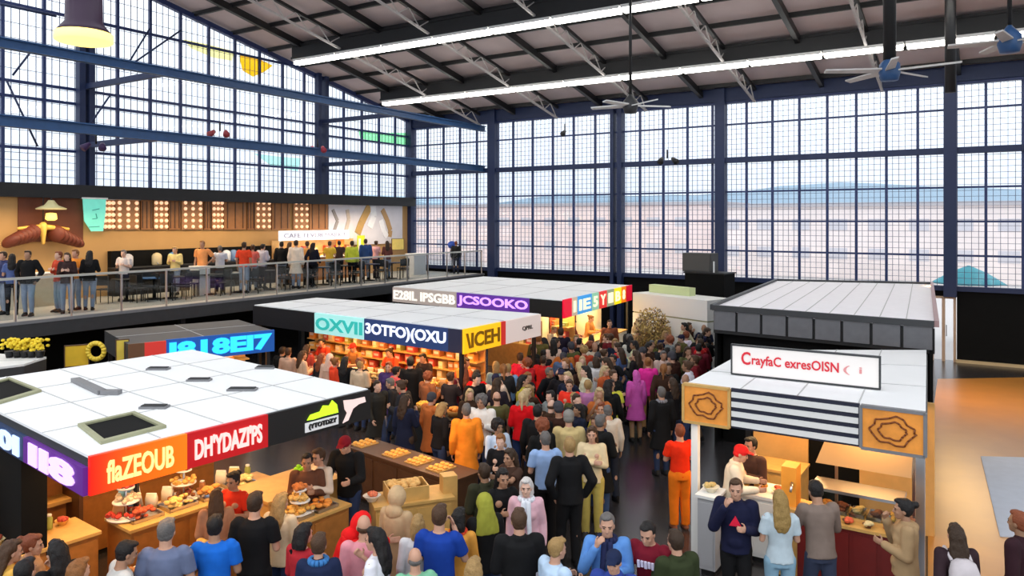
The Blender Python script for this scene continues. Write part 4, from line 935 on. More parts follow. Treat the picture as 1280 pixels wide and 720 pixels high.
# teal banner
a0, a1 = lz(126, 260)[0], lz(97, 260)[0]; zt_, zb_ = lz(112, 249)[1], lz(112, 289)[1]
tb_ = thing('hanging_banner', 'glowing teal banner hanging on the ochre wall above the balcony', 'banner', tuple(LW((a0+a1)/2, .3, zt_)))
v = [(a0, zt_), (a1, zt_), (a1-.05, zb_+.35), (a1-.28, zb_), (a0+.1, zb_), (a0+.02, zb_+.6)]
pts = [LW(a, .3, z) for a, z in v]; pt2 = [LW(a, .33, z) for a, z in v]; n = len(v)
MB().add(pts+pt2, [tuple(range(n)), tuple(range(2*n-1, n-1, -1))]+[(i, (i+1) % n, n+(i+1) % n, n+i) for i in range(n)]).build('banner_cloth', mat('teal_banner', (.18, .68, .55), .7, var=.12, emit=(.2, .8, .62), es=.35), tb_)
MB().box(LW, a0-.05, a1+.05, .26, .36, zt_, zt_+.05).build('rail', M['white'], tb_)
mk = MB()
for (u, w_) in (((.3, .3), (.6, .35)), ((.45, .45), (.4, .6)), ((.4, .6), (.6, .62)), ((.3, .85), (.75, .87))):
    mk.bar(LW(a0+(a1-a0)*u[0], .335, zt_+(zb_-zt_)*u[1]), LW(a0+(a1-a0)*w_[0], .335, zt_+(zb_-zt_)*w_[1]), .03, .02)
mk.build('emblem', mat('dark_teal_mark', (.03, .35, .28), .6), tb_)
# brown hanging panels with bright dotted ones between
bp_ = [(126, 141, 'dot'), (141, 173, 'dot'), (173, 189, 'brown'), (189, 208, 'dot'), (208, 224, 'brown'), (224, 252, 'dot'), (252, 262, 'brown'), (262, 277, 'dot'), (277, 306, 'brown'), (306, 316, 'brown'), (316, 337, 'dot2'), (337, 361, 'brown'), (364, 384, 'dot2'), (384, 408, 'brown')]
mb_ = mat('walnut_panel', (.33, .14, .045), .6, var=.25); ml_ = mat('linen_panel', (.38, .2, .09), .7, var=.2); md_ = glow('warm_bulb', (1, .62, .38), .7)
for k, (x0, x1, kd) in enumerate(bp_):
    a0, a1 = lz(x1, 265)[0], lz(x0, 265)[0]; zt_ = lz((x0+x1)/2, 250)[1]; zb_ = lz((x0+x1)/2, 287)[1]
    lab = ('%s hanging panel, number %s from the left of the row on the ochre wall' % ('walnut brown' if kd == 'brown' else 'dotted light', ['one', 'two', 'three', 'four', 'five', 'six', 'seven', 'eight', 'nine', 'ten', 'eleven', 'twelve', 'thirteen', 'fourteen'][k]))
    t = thing('wall_panel_screen', lab, 'panel', tuple(LW((a0+a1)/2, .15, zt_)), 'hanging panels on the ochre wall')
    MB().box(LW, a0+.03, a1-.03, .05, .12, zb_, zt_).build('panel_board', mb_ if kd == 'brown' else ml_, t)
    MB().box(LW, a0, a1, .04, .16, zt_, zt_+.05).build('rail', M['white'], t)
    if kd != 'brown':
        nr = 5
        for i in range(nr):
            for j in range(3): MB().ell(LW(a0+(a1-a0)*(j+.5)/3*1.0, .16, zb_+(zt_-zb_)*(i+.5)/nr), (.07, .07, .07), 8, 6).build('bulb', md_, t)
    else:
        for j in range(3): MB().box(LW, a0+(a1-a0)*(j+.5)/3-.02, a0+(a1-a0)*(j+.5)/3+.02, .12, .14, zb_+.05, zt_-.05).build('batten', M['darkwood'], t)
# black counter recess, white kiosk sign, food counter, posters
a0, a1 = lz(270, 330, .1)[0], lz(136, 330, .1)[0]
t = thing('bar_back', 'long black bar back along the ochre wall of the balcony', 'bar', tuple(LW((a0+a1)/2, .2, ZB)))
MB().box(LW, a0-2.6, a1, .02, .25, ZB, lz(136, 314, .1)[1]).build('cabinet', M['blackwall'], t); MB().box(LW, a0-2.6, a1, .02, .5, ZB, ZB+.95).build('base_cabinet', M['black'], t)
MB().box(LW, a0-2.6, a1, .02, .55, ZB+.95, ZB+.99).build('worktop', M['darkgrey'], t)
for k, (x, cc, nm) in enumerate(((160, (.5, .5, .55), 'pale grey'), (196, (.6, .5, .3), 'straw coloured'), (216, (.1, .3, .6), 'blue'), (283, (.65, .7, .8), 'silver'), (292, (.15, .25, .45), 'dark blue'))):
    c = LW(lz(x, 330, .35)[0], .35, ZB+.99); t = thing('drink_dispenser', nm+' drink dispenser on the black bar back of the balcony', 'dispenser', tuple(c))
    MB().lathe(tuple(c), [(.14, 0), (.17, .05), (.17, .35), (.12, .42), (.04, .46)]).build('tank', M['paint'], t, cc); MB().tube(c+Vector((.1, -.15, .1)), c+Vector((.16, -.24, .08)), .025).build('tap', M['chrome'], t)
a0, a1 = lz(436, 294, .6)[0], lz(350, 294, .6)[0]; z0_, z1_ = lz(390, 300, .6)[1], lz(390, 288, .6)[1]
t = thing('food_kiosk', 'balcony food kiosk with long white sign and amber lit interior', 'kiosk', tuple(LW((a0+a1)/2, .5, ZB)))
MB().box(LW, a0, a1, .5, .6, z0_, z1_).build('sign_panel', mat('lit_kiosk_sign', (.85, .85, .9), .5, emit=(.95, .95, 1), es=.6), t)
text_mesh('CAFE:TEVU8 MARKT', LW(a1-.2, .62, z0_+.12), -LW.d, (0, 0, 1), (a1-a0)-.4, (z1_-z0_)*.45, .02).build('lettering', mat('grey_ink', (.35, .35, .45), .6), t)
MB().box(LW, a0-.8, a1, .05, .1, ZB, z0_).build('back_wall', mat('amber_tile', (.8, .5, .2), .5, var=.4, scale=4), t)
MB().box(LW, a0-.8, a1, .7, 1.1, ZB, ZB+1.0).build('kiosk_counter', M['wood'], t); MB().box(LW, a0-.82, a1+.02, .66, 1.14, ZB+1.0, ZB+1.04).build('worktop', M['white'], t)
for u in (a0-.8, a1-.1): MB().box(LW, u, u+.08, .52, .6, ZB, z0_).build('post', M['white'], t)
LIGHTS.append((*LW((a0+a1)/2-.3, .9, z0_-.05), 3.5, .4, 40, (1, .65, .3), LW.ang()))
r_ = random.Random(4)
for k in range(14):
    ci = r_.randrange(8); aa = a0-.7+(a1-a0+.6)*k/14
    package(LW, aa, .12, ZB+1.2 if k % 2 else ZB+.85, .2, .16, .28, GOODS[ci], '%s food package inside the balcony kiosk' % GN[ci], 'packages in the balcony kiosk')
MB().box(LW, a0-.75, a1-.05, .1, .34, ZB+1.17, ZB+1.198).build('shelf_board', M['palewood'], t); MB().box(LW, a0-.75, a1-.05, .1, .34, ZB+.82, ZB+.848).build('shelf_board', M['palewood'], t)
# large picture wall
a0, a1 = lz(503, 270, .1)[0], lz(411, 270, .1)[0]
t = thing('mural_board', 'large pale mural with brown and gold strokes at the right of the balcony wall', 'mural', tuple(LW((a0+a1)/2, .1, 4)))
z0_, z1_ = lz(470, 305, .1)[1], lz(470, 255, .1)[1]
MB().box(LW, a0, a1, .04, .1, z0_, z1_).build('mural_panel', mat('pale_mural', (.72, .7, .74), .7, var=.1, scale=3), t)
def stroke(p, cc, r=.12):
    m = MB(); q = [onw(x, y, .12) for x, y in p]
    for k in range(len(q)-1): m.bar(q[k], q[k+1], r*2, .03, up=LW.n)
    m.build('brush_stroke', M['paint'], t, cc)
stroke([(447, 292), (452, 278), (458, 266), (462, 258)], (.55, .33, .1), .2); stroke([(478, 262), (484, 275), (488, 288), (487, 296)], (.5, .3, .12), .14)
stroke([(432, 290), (436, 274), (434, 262)], (.6, .5, .4), .1); stroke([(416, 262), (422, 276), (418, 288)], (.3, .27, .25), .08); stroke([(466, 256), (467, 270), (462, 284)], (.9, .9, .92), .2); stroke([(476, 275), (480, 290), (484, 296)], (.95, .95, .97), .15)
board(tuple(onw(497, 312, .3)), LW.ang()+PI, .9, .55, (.85, .65, .15), 'yellow picture board under the mural near the corner post', 'poster', 'wall_poster')
c0_ = onw(420, 345, .5)
for x, cc, nm in ((451, (.62, .75, .02), 'lime yellow'), (425, (.85, .25, .03), 'orange')):
    c = onw(x, 318, .4); c.z = ZB+.2; tt = thing('banner_stand', nm+' upright banner stand beside the balcony kiosk', 'banner', tuple(c))
    f_ = Fr((c.x, c.y), (-LW.d.x, -LW.d.y)); MB().box(f_, -.25, .25, -.02, 0, ZB+.15, ZB+1.9).build('banner_cloth', M['paint'], tt, cc); MB().box(f_, -.28, .28, -.1, .08, ZB, ZB+.12).build('foot', M['black'], tt)
LIGHTS.append((*LW(20, 1.6, 5.4), 6, .6, 130, (1, .72, .4), LW.ang())); LIGHTS.append((*LW(13, 1.6, 5.4), 6, .6, 110, (1, .72, .4), LW.ang())); LIGHTS.append((*LW(5, 1.6, 5.4), 5, .6, 110, (1, .8, .6), LW.ang()))
# balcony furniture
def table(a, o, cc, label, group, r=.45):
    c = LW(a, o, ZB); t = thing('round_table', label, 'table', tuple(c), group)
    MB().lathe(tuple(c+Vector((0, 0, .7))), [(r, 0), (r, .03)], 20).build('tabletop', M['paint'], t, cc)
    MB().tube(c+Vector((0, 0, .02)), c+Vector((0, 0, .7)), .035).build('pedestal', M['black'], t); MB().lathe(tuple(c), [(.26, 0), (.24, .03), (.05, .05)], 16).build('foot', M['black'], t)
CH = None
def chair(a, o, rz, label):
    global CH
    c = LW(a, o, ZB)
    if CH is None:
        CH = thing('cafe_chair', label, 'chair', (0, 0, 0), 'black cafe chairs on the balcony'); W = WF
        MB().box(W, -.2, .2, -.2, .2, .43, .46).build('seat', M['black'], CH); MB().box(W, -.2, .2, .18, .21, .58, .88).build('backrest', M['black'], CH)
        for sx in (-.18, .18):
            MB().tube((sx, -.18, 0), (sx, -.18, .43), .014, n=8).build('leg', M['darkgrey'], CH); MB().tube((sx, .19, 0), (sx, .2, .88), .014, n=8).build('leg', M['darkgrey'], CH)
        o_ = CH
    else: o_ = copy_tree(CH)
    o_.location = c; o_.rotation_euler = (0, 0, rz); o_['label'] = label
tx = [(158, 2.2, (.02, .02, .02)), (192, 2.4, (.05, .15, .35)), (213, 2.6, (.02, .02, .02)), (262, 2.6, (.02, .02, .02)), (300, 2.8, (.3, .3, .3)), (338, 2.8, (.02, .02, .03)), (372, 3.0, (.02, .02, .02)), (404, 3.0, (.02, .05, .1)), (432, 3.0, (.02, .02, .02)), (462, 3.1, (.05, .05, .1)), (490, 3.2, (.02, .02, .05))]
on_ = ['first', 'second', 'third', 'fourth', 'fifth', 'sixth', 'seventh', 'eighth', 'ninth', 'tenth', 'eleventh']
for k, (x, o_, cc) in enumerate(tx):
    a = hit(LW, o_, x); table(a, o_, cc, '%s round cafe table from the left along the balcony' % on_[k], 'round tables on the balcony')
    for j, (da, do, rz) in enumerate(((-.75, 0, .3), (.75, .05, 3.3), (0, .72, 1.6+1.0))): chair(a+da, o_+do, rz+k, '%s black cafe chair around the %s balcony table' % (['right', 'left', 'near'][j], on_[k]))
def seat_block(x, w, o_, label, cc): 
    a = hit(LW, o_, x); c = LW(a, o_, ZB); t = thing('service_counter', label, 'counter', tuple(c))
    MB().box(LW, a-w/2, a+w/2, o_-.25, o_+.25, ZB, ZB+.98).build('body', M['paint'], t, cc); MB().box(LW, a-w/2-.03, a+w/2+.03, o_-.28, o_+.28, ZB+.98, ZB+1.02).build('worktop', M['white'], t)
seat_block(18, .5, 1.5, 'white service counter at the left end of the balcony', (.7, .66, .55)); seat_block(52, .6, 1.3, 'cream service counter behind the people on the left balcony', (.6, .5, .35)); seat_block(250, .45, 2.4, 'small white service counter in the middle of the balcony', (.75, .72, .66))
seat_block(520, .9, 2.4, 'pale counter with a reddish top by the corner windows', (.7, .7, .72))
c = LW(hit(LW, 3.3, 565), 3.3, ZB); t = thing('floor_lamp', 'standing lamp with round blue shade by the corner windows', 'lamp', tuple(c))
MB().tube(c, c+Vector((0, 0, 1.25)), .03).build('pole', M['black'], t); MB().ell(c+Vector((0, 0, 1.4)), (.22, .22, .2)).build('lamp_shade', M['paint'], t, (.02, .08, .45)); MB().lathe(tuple(c), [(.2, 0), (.18, .03), (.04, .05)]).build('base', M['black'], t)
# ------------------------------------------------------------------ people
TEMPL = set()
def sm(t): t = max(0, min(1, t)); return t*t*(3-2*t)
def hand(mb, w, d, n, side, curl=.5):
    # w wrist, d forearm direction, n palm normal, side vector towards the thumb
    d = d.normalized(); n = (n-d*n.dot(d)).normalized(); s_ = side-d*side.dot(d)-n*side.dot(n)
    s_ = s_.normalized() if s_.length > .01 else d.cross(n)
    R3 = Matrix((s_, d, n)).transposed()
    mb.ell(w+d*.045, (.038, .052, .016), 12, 8, R3)
    for k in range(4):
        b = w+d*.085+s_*(.028-.019*k); L = (.07, .078, .072, .058)[k]; r = .0085
        e1 = (d*math.cos(curl*.5)+n*math.sin(curl*.5)); e2 = (d*math.cos(curl*1.3)+n*math.sin(curl*1.3)); e3 = (d*math.cos(curl*2)+n*math.sin(curl*2))
        p1 = b+e1*L*.45; p2 = p1+e2*L*.32; p3 = p2+e3*L*.23
        mb.tube(b-d*.015, p1, r*1.1, r, n=8, cap=True).tube(p1, p2, r, r*.92, n=8, cap=True).tube(p2, p3, r*.92, r*.8, n=8, cap=True)
    b = w+d*.025+s_*.03; p1 = b+(d*.55+s_*.75+n*.3).normalized()*.038; p2 = p1+(d*.9+s_*.25+n*.4).normalized()*.03
    mb.tube(b, p1, .012, .0105, n=8, cap=True).tube(p1, p2, .0105, .009, n=8, cap=True)
# arm pose: elbow offset from shoulder, wrist offset from shoulder; x outwards, y forwards, z up
ARMS = {'down': ((.05, -.03, -.29), (.06, .05, -.54), .5), 'back': ((.07, -.14, -.26), (.06, -.1, -.5), .6), 'swing': ((.05, .08, -.28), (.03, .22, -.46), .6),
        'hold': ((.05, .02, -.28), (-.06, .25, -.2), .9), 'mouth': ((.07, .1, -.26), (-.07, .2, .03), 1.0), 'counter': ((.07, .12, -.25), (.02, .34, -.2), .7),
        'hip': ((.17, -.1, -.25), (-.02, -.02, -.42), .9), 'reach': ((.04, .25, -.06), (.0, .5, .06), .3), 'cross': ((.05, .06, -.27), (-.2, .2, -.2), .8),
        'pocket': ((.12, -.08, -.26), (.03, .02, -.5), .8), 'phone': ((.06, .08, -.26), (-.05, .24, -.06), 1.0)}
LEGS = {'stand': ((.10, 0, .01), (.10, 0, 0)), 'stride': ((.09, .22, .02), (.09, -.24, .03)), 'shift': ((.12, .06, .0), (.08, -.05, 0)), 'step': ((.1, .12, .01), (.1, -.12, .01))}
POSES = {'relax': ('down', 'down', 'stand', 0, 0), 'phone': ('down', 'phone', 'shift', 0, .1), 'hold': ('hold', 'hold', 'stand', 0, .1), 'eat': ('hold', 'mouth', 'shift', 0, .05),
         'walk': ('back', 'swing', 'stride', .03, 0), 'counter': ('counter', 'counter', 'step', .16, .15), 'hip': ('hip', 'down', 'shift', 0, 0), 'cross': ('cross', 'cross', 'stand', 0, 0),
         'reach': ('reach', 'down', 'step', .45, .1), 'pocket': ('pocket', 'pocket', 'shift', 0, 0), 'look': ('hold', 'down', 'step', .08, .2), 'point': ('reach', 'hip', 'stand', .05, 0)}
def skeleton(pose, sex):
    L, R, lg, lean, nod = POSES[pose]; sh = .185 if sex == 'm' else .162; hp = .092 if sex == 'm' else .098
    J = {'lean': lean, 'nod': nod, 'sh': sh}
    rot = Matrix.Rotation(-lean, 3, 'X'); piv = Vector((0, 0, .95))
    J['up'] = lambda v: rot @ (v-piv)+piv
    for i, (sx, arm) in enumerate(((-1, L), (1, R))):
        S = Vector((sx*sh, -.005, 1.425)); e, w, c = ARMS[arm]
        if lean > .3 and arm == 'down': e, w = (.05, .2, -.24), (.03, .42, -.3)
        J['S', sx] = S; J['E', sx] = S+Vector((sx*e[0], e[1], e[2])); J['W', sx] = S+Vector((sx*w[0], w[1], w[2])); J['c', sx] = c
        f = LEGS[lg][i]; J['A', sx] = Vector((sx*f[0], f[1], .085+f[2])); J['Hp', sx] = Vector((sx*hp, 0, .9))
        J['K', sx] = (J['A', sx]+J['Hp', sx])/2+Vector((0, .03+abs(f[1])*.12, .02)); 
    if arm == 'x': pass
    return J
BODY, TOP, LEG, HAIRM, SHOE, MISC = {}, {}, {}, {}, {}, {}
def headc(J): return Vector((0, .022, 1.625))
def nodf(J, turn=0):
    n_ = Matrix.Rotation(turn, 3, 'Z') @ Matrix.Rotation(-J['nod'], 3, 'X'); pv = Vector((0, 0, 1.52))
    return lambda v: J['up'](n_ @ (v-pv)+pv)
def body_mesh(pose, sex, vox=.0075):
    k = (pose, sex)
    if k in BODY: return BODY[k]
    J = skeleton(pose, sex); U = MB(); Lw = MB(); Hd = MB(); m = sex == 'm'
    cw = 1 if m else .9
    U.loft([(.9, 0, 0, .14, .1), (1.0, 0, .0, .15*(1 if m else 1.04), .1), (1.1, 0, .0, .135*cw, .092), (1.2, 0, .002, .145*cw, .1), (1.32, 0, .0, .168*cw, .112), (1.4, 0, -.005, .165*cw, .1), (1.45, 0, -.008, .11, .07), (1.48, 0, -.008, .065, .06)], 20)
    U.tube((0, -.01, 1.44), (0, .005, 1.55), .062 if m else .052, .056 if m else .047, cap=True)
    if not m:
        for sx in (-1, 1): U.ell((sx*.07, .085, 1.3), (.06, .05, .06))
    for sx in (-1, 1):
        S, E, W_ = J['S', sx], J['E', sx], J['W', sx]; f = 1 if m else .86
        U.ell(S-Vector((sx*.015, 0, .005)), (.062*f, .06*f, .062*f)); U.tube(S, E, .052*f, .041*f, cap=True).tube(E, W_, .042*f, .027*f, cap=True)
        d = (W_-E).normalized(); nrm = Vector((-sx, .0, 0)) if abs(d.x) < .6 else Vector((0, 0, -1))
        if d.z > -.5: nrm = Vector((-sx*.6, 0, -.2+.9*d.z)) if d.z > .1 else Vector((-sx*.8, 0, .5))
        hand(U, W_, d, nrm, Vector((0, 1, .2)) if d.z < -.5 else Vector((-sx*.2, .1, 1)), J['c', sx])
        Hp, K, A = J['Hp', sx], J['K', sx], J['A', sx]
        Lw.tube(Hp, K, .085, .056, cap=True).tube(K, A, .054, .036, cap=True); Lw.ell(K+(A-K)*.3+Vector((0, -.018, 0)), (.05, .055, .12))
        Lw.loft([(A.z-.075, A.x, A.y+.06, .035, .11), (A.z-.055, A.x, A.y+.06, .04, .115), (A.z-.02, A.x, A.y+.03, .038, .08), (A.z+.03, A.x, A.y, .036, .042)], 14)
    Lw.ell((0, 0, .93), (.15, .105, .12))
    c = headc(J); fs = 1 if m else .95
    Hd.ell(c+Vector((0, -.005, .02)), (.074*fs, .093*fs, .098*fs), 20, 14)                          # cranium
    Hd.loft([(c.z-.115, 0, c.y+.055, .022, .02), (c.z-.1, 0, c.y+.045, .042*fs, .045), (c.z-.06, 0, c.y+.03, .058*fs, .066), (c.z-.01, 0, c.y+.018, .067*fs, .078), (c.z+.03, 0, c.y+.01, .07*fs, .083)], 18)
    Hd.ell((0, c.y+.092, c.z-.02), (.012, .02, .028)).ell((0, c.y+.104, c.z-.034), (.016, .014, .012))   # nose
    Hd.ell((0, c.y+.083, c.z-.068), (.026, .014, .007)).ell((0, c.y+.082, c.z-.08), (.022, .014, .008))    # lips
    Hd.ell((0, c.y+.078, c.z+.018), (.055, .014, .01))                                                       # brow
    for sx in (-1, 1):
        Hd.ell((sx*.072*fs, c.y-.005, c.z-.015), (.012, .02, .032)); Hd.ell((sx*.038, c.y+.066, c.z-.035), (.022, .018, .018))
    up = J['up']; nf = nodf(J); U.xf(up); Hd.xf(nf); U.merge(Lw).merge(Hd)
    BODY[k] = remesh(U, 'person_body', vox, 2); BODY[k].materials.append(M['skin']); return BODY[k]
def top_mesh(pose, sex, kind):
    k = (pose, sex, kind)
    if k in TOP: return TOP[k]
    J = skeleton(pose, sex); U = MB(); m = sex == 'm'; cw = 1 if m else .9
    t = {'tee': .014, 'shirt': .018, 'jacket': .025, 'coat': .028, 'hoodie': .028, 'dress': .016}[kind]
    hem = {'tee': .9, 'shirt': .88, 'jacket': .86, 'coat': .55, 'hoodie': .87, 'dress': .5}[kind]
    rings = [(hem, 0, .0, .168+t+(.06 if hem < .7 else 0), .125+t+(.05 if hem < .7 else 0))]
    if hem < .7: rings.append((.8, 0, 0, .165+t, .125+t))
    rings += [(.97, 0, .0, .155+t, .112+t), (1.1, 0, .0, .14*cw+t+(.012 if m else 0), .1+t), (1.2, 0, .0, .148*cw+t, .105+t), (1.32, 0, .0, .17*cw+t, .115+t), (1.405, 0, -.005, .17*cw+t, .1+t), (1.452, 0, -.008, .115+t*.5, .072+t*.5), (1.48, 0, -.006, .07, .064)]
    U.loft(rings, 24)
    if not m:
        for sx in (-1, 1): U.ell((sx*.06, .07, 1.29), (.062+t, .05+t, .06+t))
    if kind in ('hoodie', 'coat', 'jacket'): U.loft([(1.44, 0, -.012, .1, .085), (1.475, 0, -.02, .085, .082), (1.5, 0, -.02, .07, .07)], 16)
    if kind == 'hoodie': U.ell((0, -.085, 1.43), (.095, .06, .06)); U.ell((0, .13, 1.0), (.09, .03, .06))
    for sx in (-1, 1):
        S, E, W_ = J['S', sx], J['E', sx], J['W', sx]; f = 1 if m else .88
        U.ell(S-Vector((sx*.02, 0, .005)), ((.06+t)*f, (.058+t)*f, (.058+t)*f), 14, 10)
        if kind in ('tee', 'dress'): U.tube(S, S.lerp(E, .72), .056*f+t, .056*f+t*1.2, cap=False, n=14)
        else: U.tube(S, E, .054*f+t, .044*f+t, cap=True, n=14).tube(E, E.lerp(W_, .93), .045*f+t, .03+t*.8, n=14, cap=True)
    for _ in (0,):
        U.xf(J['up'])
    me = remesh(U, 'top', .0125, 3, .007 if kind != 'tee' else .005, 11, len(TOP)); me.materials.append(M['cloth']); TOP[k] = me; return me
def leg_mesh(pose, sex, kind):
    k = (pose, sex, kind)
    if k in LEG: return LEG[k]
    J = skeleton(pose, sex); Lw = MB(); t = {'trousers': .016, 'jeans': .01, 'wide': .024, 'skirt': .02}[kind]
    Lw.loft([(.84, 0, 0, .155+t, .11+t), (.92, 0, 0, .16+t, .112+t), (1.0, 0, 0, .145+t, .1+t)], 20)
    if kind == 'skirt': Lw.loft([(.42, 0, 0, .25, .2), (.6, 0, 0, .22, .18), (.85, 0, 0, .172, .13), (.98, 0, 0, .15, .108)], 24)
    else:
        for sx in (-1, 1):
            Hp, K, A = J['Hp', sx], J['K', sx], J['A', sx]; a2 = .05 if kind != 'jeans' else .042
            Lw.tube(Hp, K, .088+t, .062+t, cap=True, n=14).tube(K, A-Vector((0, 0, .02)), .062+t, a2+t, n=14)
    me = remesh(Lw, 'legwear', .014, 3, .006, 9, len(LEG)); me.materials.append(M['cloth']); LEG[k] = me; return me
def shoe_mesh(pose, sex, sx):
    k = (pose, sex, sx)
    if k in SHOE: return SHOE[k]
    A = skeleton(pose, sex)['A', sx]; mb = MB()
    mb.loft([(A.z-.085, A.x, A.y+.055, .046, .135), (A.z-.06, A.x, A.y+.055, .05, .14), (A.z-.035, A.x, A.y+.045, .046, .125), (A.z-.01, A.x, A.y+.02, .044, .08), (A.z+.02, A.x, A.y-.005, .045, .055)], 16, 2.4)
    me = mb.mesh('shoe'); me.materials.append(M['cloth']); SHOE[k] = me; return me
def hair_mesh(pose, sex, kind):
    k = (pose if pose in ('reach',) else (POSES[pose][3], POSES[pose][4]), kind)
    if k in HAIRM: return HAIRM[k]
    J = skeleton(pose, sex); c = headc(J); mb = MB(); vox = .009; wr = .006
    if kind == 'bald': mb.ell(c+Vector((0, -.03, -.015)), (.08, .075, .05)); wr = .002
    elif kind in ('cap', 'hat', 'hood', 'veil'):
        if kind == 'cap': mb.ell(c+Vector((0, -.005, .04)), (.088, .108, .088)); mb.hexa([Vector((x, c.y+y, c.z+z)) for z in (.045, .057) for x, y in ((-.07, .05), (.07, .05), (.05, .175), (-.05, .175))]); mb.ell(c+Vector((0, -.035, -.02)), (.078, .07, .055)); wr = .001
        if kind == 'hat': mb.ell(c+Vector((0, -.01, .05)), (.095, .112, .1)); mb.ell(c+Vector((0, -.035, .0)), (.088, .088, .075)); wr = .004
        if kind == 'hood': mb.ell(c+Vector((0, -.03, .015)), (.115, .115, .135)); mb.ell((0, -.05, 1.47), (.12, .09, .09)); wr = .006
        if kind == 'veil': mb.ell(c+Vector((0, -.03, .01)), (.1, .105, .125)); mb.loft([(1.3, 0, -.07, .15, .06), (1.42, 0, -.05, .14, .08), (1.55, 0, -.04, .1, .09), (1.62, 0, -.04, .09, .08)]); wr = .006
    else:
        mb.ell(c+Vector((0, -.026, .03)), (.085, .098, .1), 18, 12); mb.ell(c+Vector((0, -.04, -.02)), (.078, .066, .065))
        mb.ell(c+Vector((.01, .03, .095)), (.06, .06, .03))
        if kind == 'long': mb.loft([(1.27, 0, -.085, .06, .03), (1.34, 0, -.09, .1, .045), (1.45, 0, -.08, .105, .055), (1.54, 0, -.06, .098, .065), (1.62, 0, -.045, .092, .07), (1.68, 0, -.03, .08, .07)]); wr = .012
        if kind == 'bob': mb.loft([(1.47, 0, -.05, .085, .06), (1.53, 0, -.045, .1, .075), (1.62, 0, -.035, .096, .08), (1.69, 0, -.03, .08, .08)]); wr = .01
        if kind == 'bun': mb.ell(c+Vector((0, -.13, .06)), (.045, .045, .045))
        if kind == 'tail': mb.ell(c+Vector((0, -.125, .03)), (.03, .03, .03)); mb.tube(c+Vector((0, -.14, .02)), c+Vector((0, -.15, -.2)), .035, .015, cap=True)
        if kind == 'curly': mb.ell(c+Vector((0, -.03, .03)), (.115, .115, .12)); wr = .02
    mb.xf(nodf(J)); me = remesh(mb, 'hair', vox, 2, wr, 26, len(HAIRM)); me.materials.append(M['cloth' if kind in ('cap', 'hat', 'hood', 'veil') else 'hair']); HAIRM[k] = me; return me
def misc_mesh(pose, kind):
    k = (pose, kind)
    if k in MISC: return MISC[k]
    J = skeleton(pose, 'm'); c = headc(J); mb = MB(); mt = M['black']; nf = nodf(J); up = J['up']
    if kind in ('eye-1', 'eye1'):
        sx = -1 if kind == 'eye-1' else 1; mb.ell((sx*.03, c.y+.086, c.z+.0), (.0125, .007, .006), 10, 6).xf(nf)
    elif kind == 'brows':
        for sx in (-1, 1): mb.bar((sx*.012, c.y+.094, c.z+.017), (sx*.05, c.y+.082, c.z+.019), .006, .007)
        mb.xf(nf)
    elif kind == 'backpack':
        mb.loft([(1.0, 0, -.19, .13, .07), (1.04, 0, -.2, .15, .09), (1.3, 0, -.2, .15, .09), (1.4, 0, -.18, .12, .07), (1.43, 0, -.16, .06, .04)], 20, 3)
        for sx in (-1, 1): mb.tube((sx*.1, -.13, 1.4), (sx*.11, .03, 1.49), .018).tube((sx*.11, .03, 1.49), (sx*.12, .15, 1.3), .018)
        mb.xf(up); mt = M['cloth']
    elif kind == 'scarf':
        for k2 in range(14): a, b = k2*PI/7, (k2+1)*PI/7; mb.tube((.085*math.cos(a), -.0+.08*math.sin(a), 1.47), (.085*math.cos(b), .08*math.sin(b), 1.47), .035, n=8)
        mb.tube((.03, .12, 1.45), (.05, .165, 1.15), .035, .03, cap=True).tube((-.03, .12, 1.45), (-.05, .165, 1.05), .035, .03, cap=True); mb.xf(up); mt = M['cloth']
    elif kind == 'apron':
        mb.loft([(.6, 0, .06, .2, .12), (.95, 0, .06, .17, .1), (1.1, 0, .06, .13, .1), (1.35, 0, .07, .1, .085)], 24); mb.xf(up); mt = M['cloth']
    elif kind == 'print':
        for k2, x in enumerate((-.08, -.04, 0, .04, .08)): mb.box(WF, x-.015, x+.015, .138, .155, 1.27+.01*(k2 % 2), 1.35)
        mb.xf(up); mt = M['cloth']
    elif kind == 'badge':
        mb.add([(-.07, .138, 1.22), (.07, .138, 1.22), (0, .138, 1.34), (-.07, .162, 1.22), (.07, .162, 1.22), (0, .162, 1.34)], [(0, 1, 2), (5, 4, 3), (0, 3, 4, 1), (1, 4, 5, 2), (2, 5, 3, 0)]).xf(up); mt = M['cloth']
    elif kind == 'bag':
        mb.loft([(.82, .25, -.02, .05, .12), (.86, .25, -.02, .06, .14), (1.02, .25, -.02, .055, .13)], 16, 3); mb.bar((.24, -.1, 1.02), (-.1, -.09, 1.46), .025, .02).bar((.24, .06, 1.02), (-.1, .08, 1.47), .025, .02); mt = M['cloth']
    me = mb.mesh(kind); me.materials.append(mt); MISC[k] = me; return me
SKIN = {'fair': (.55, .3, .2), 'pale': (.65, .4, .3), 'tan': (.38, .2, .12), 'brown': (.3, .16, .09), 'dark': (.14, .07, .04)}
HAIRC = {'black': (.012, .01, .01), 'dark brown': (.04, .022, .012), 'brown': (.07, .035, .018), 'ginger': (.25, .1, .03), 'blond': (.34, .21, .08), 'pale blond': (.5, .37, .2), 'grey': (.13, .12, .115), 'white': (.6, .57, .55), 'auburn': (.22, .06, .025)}
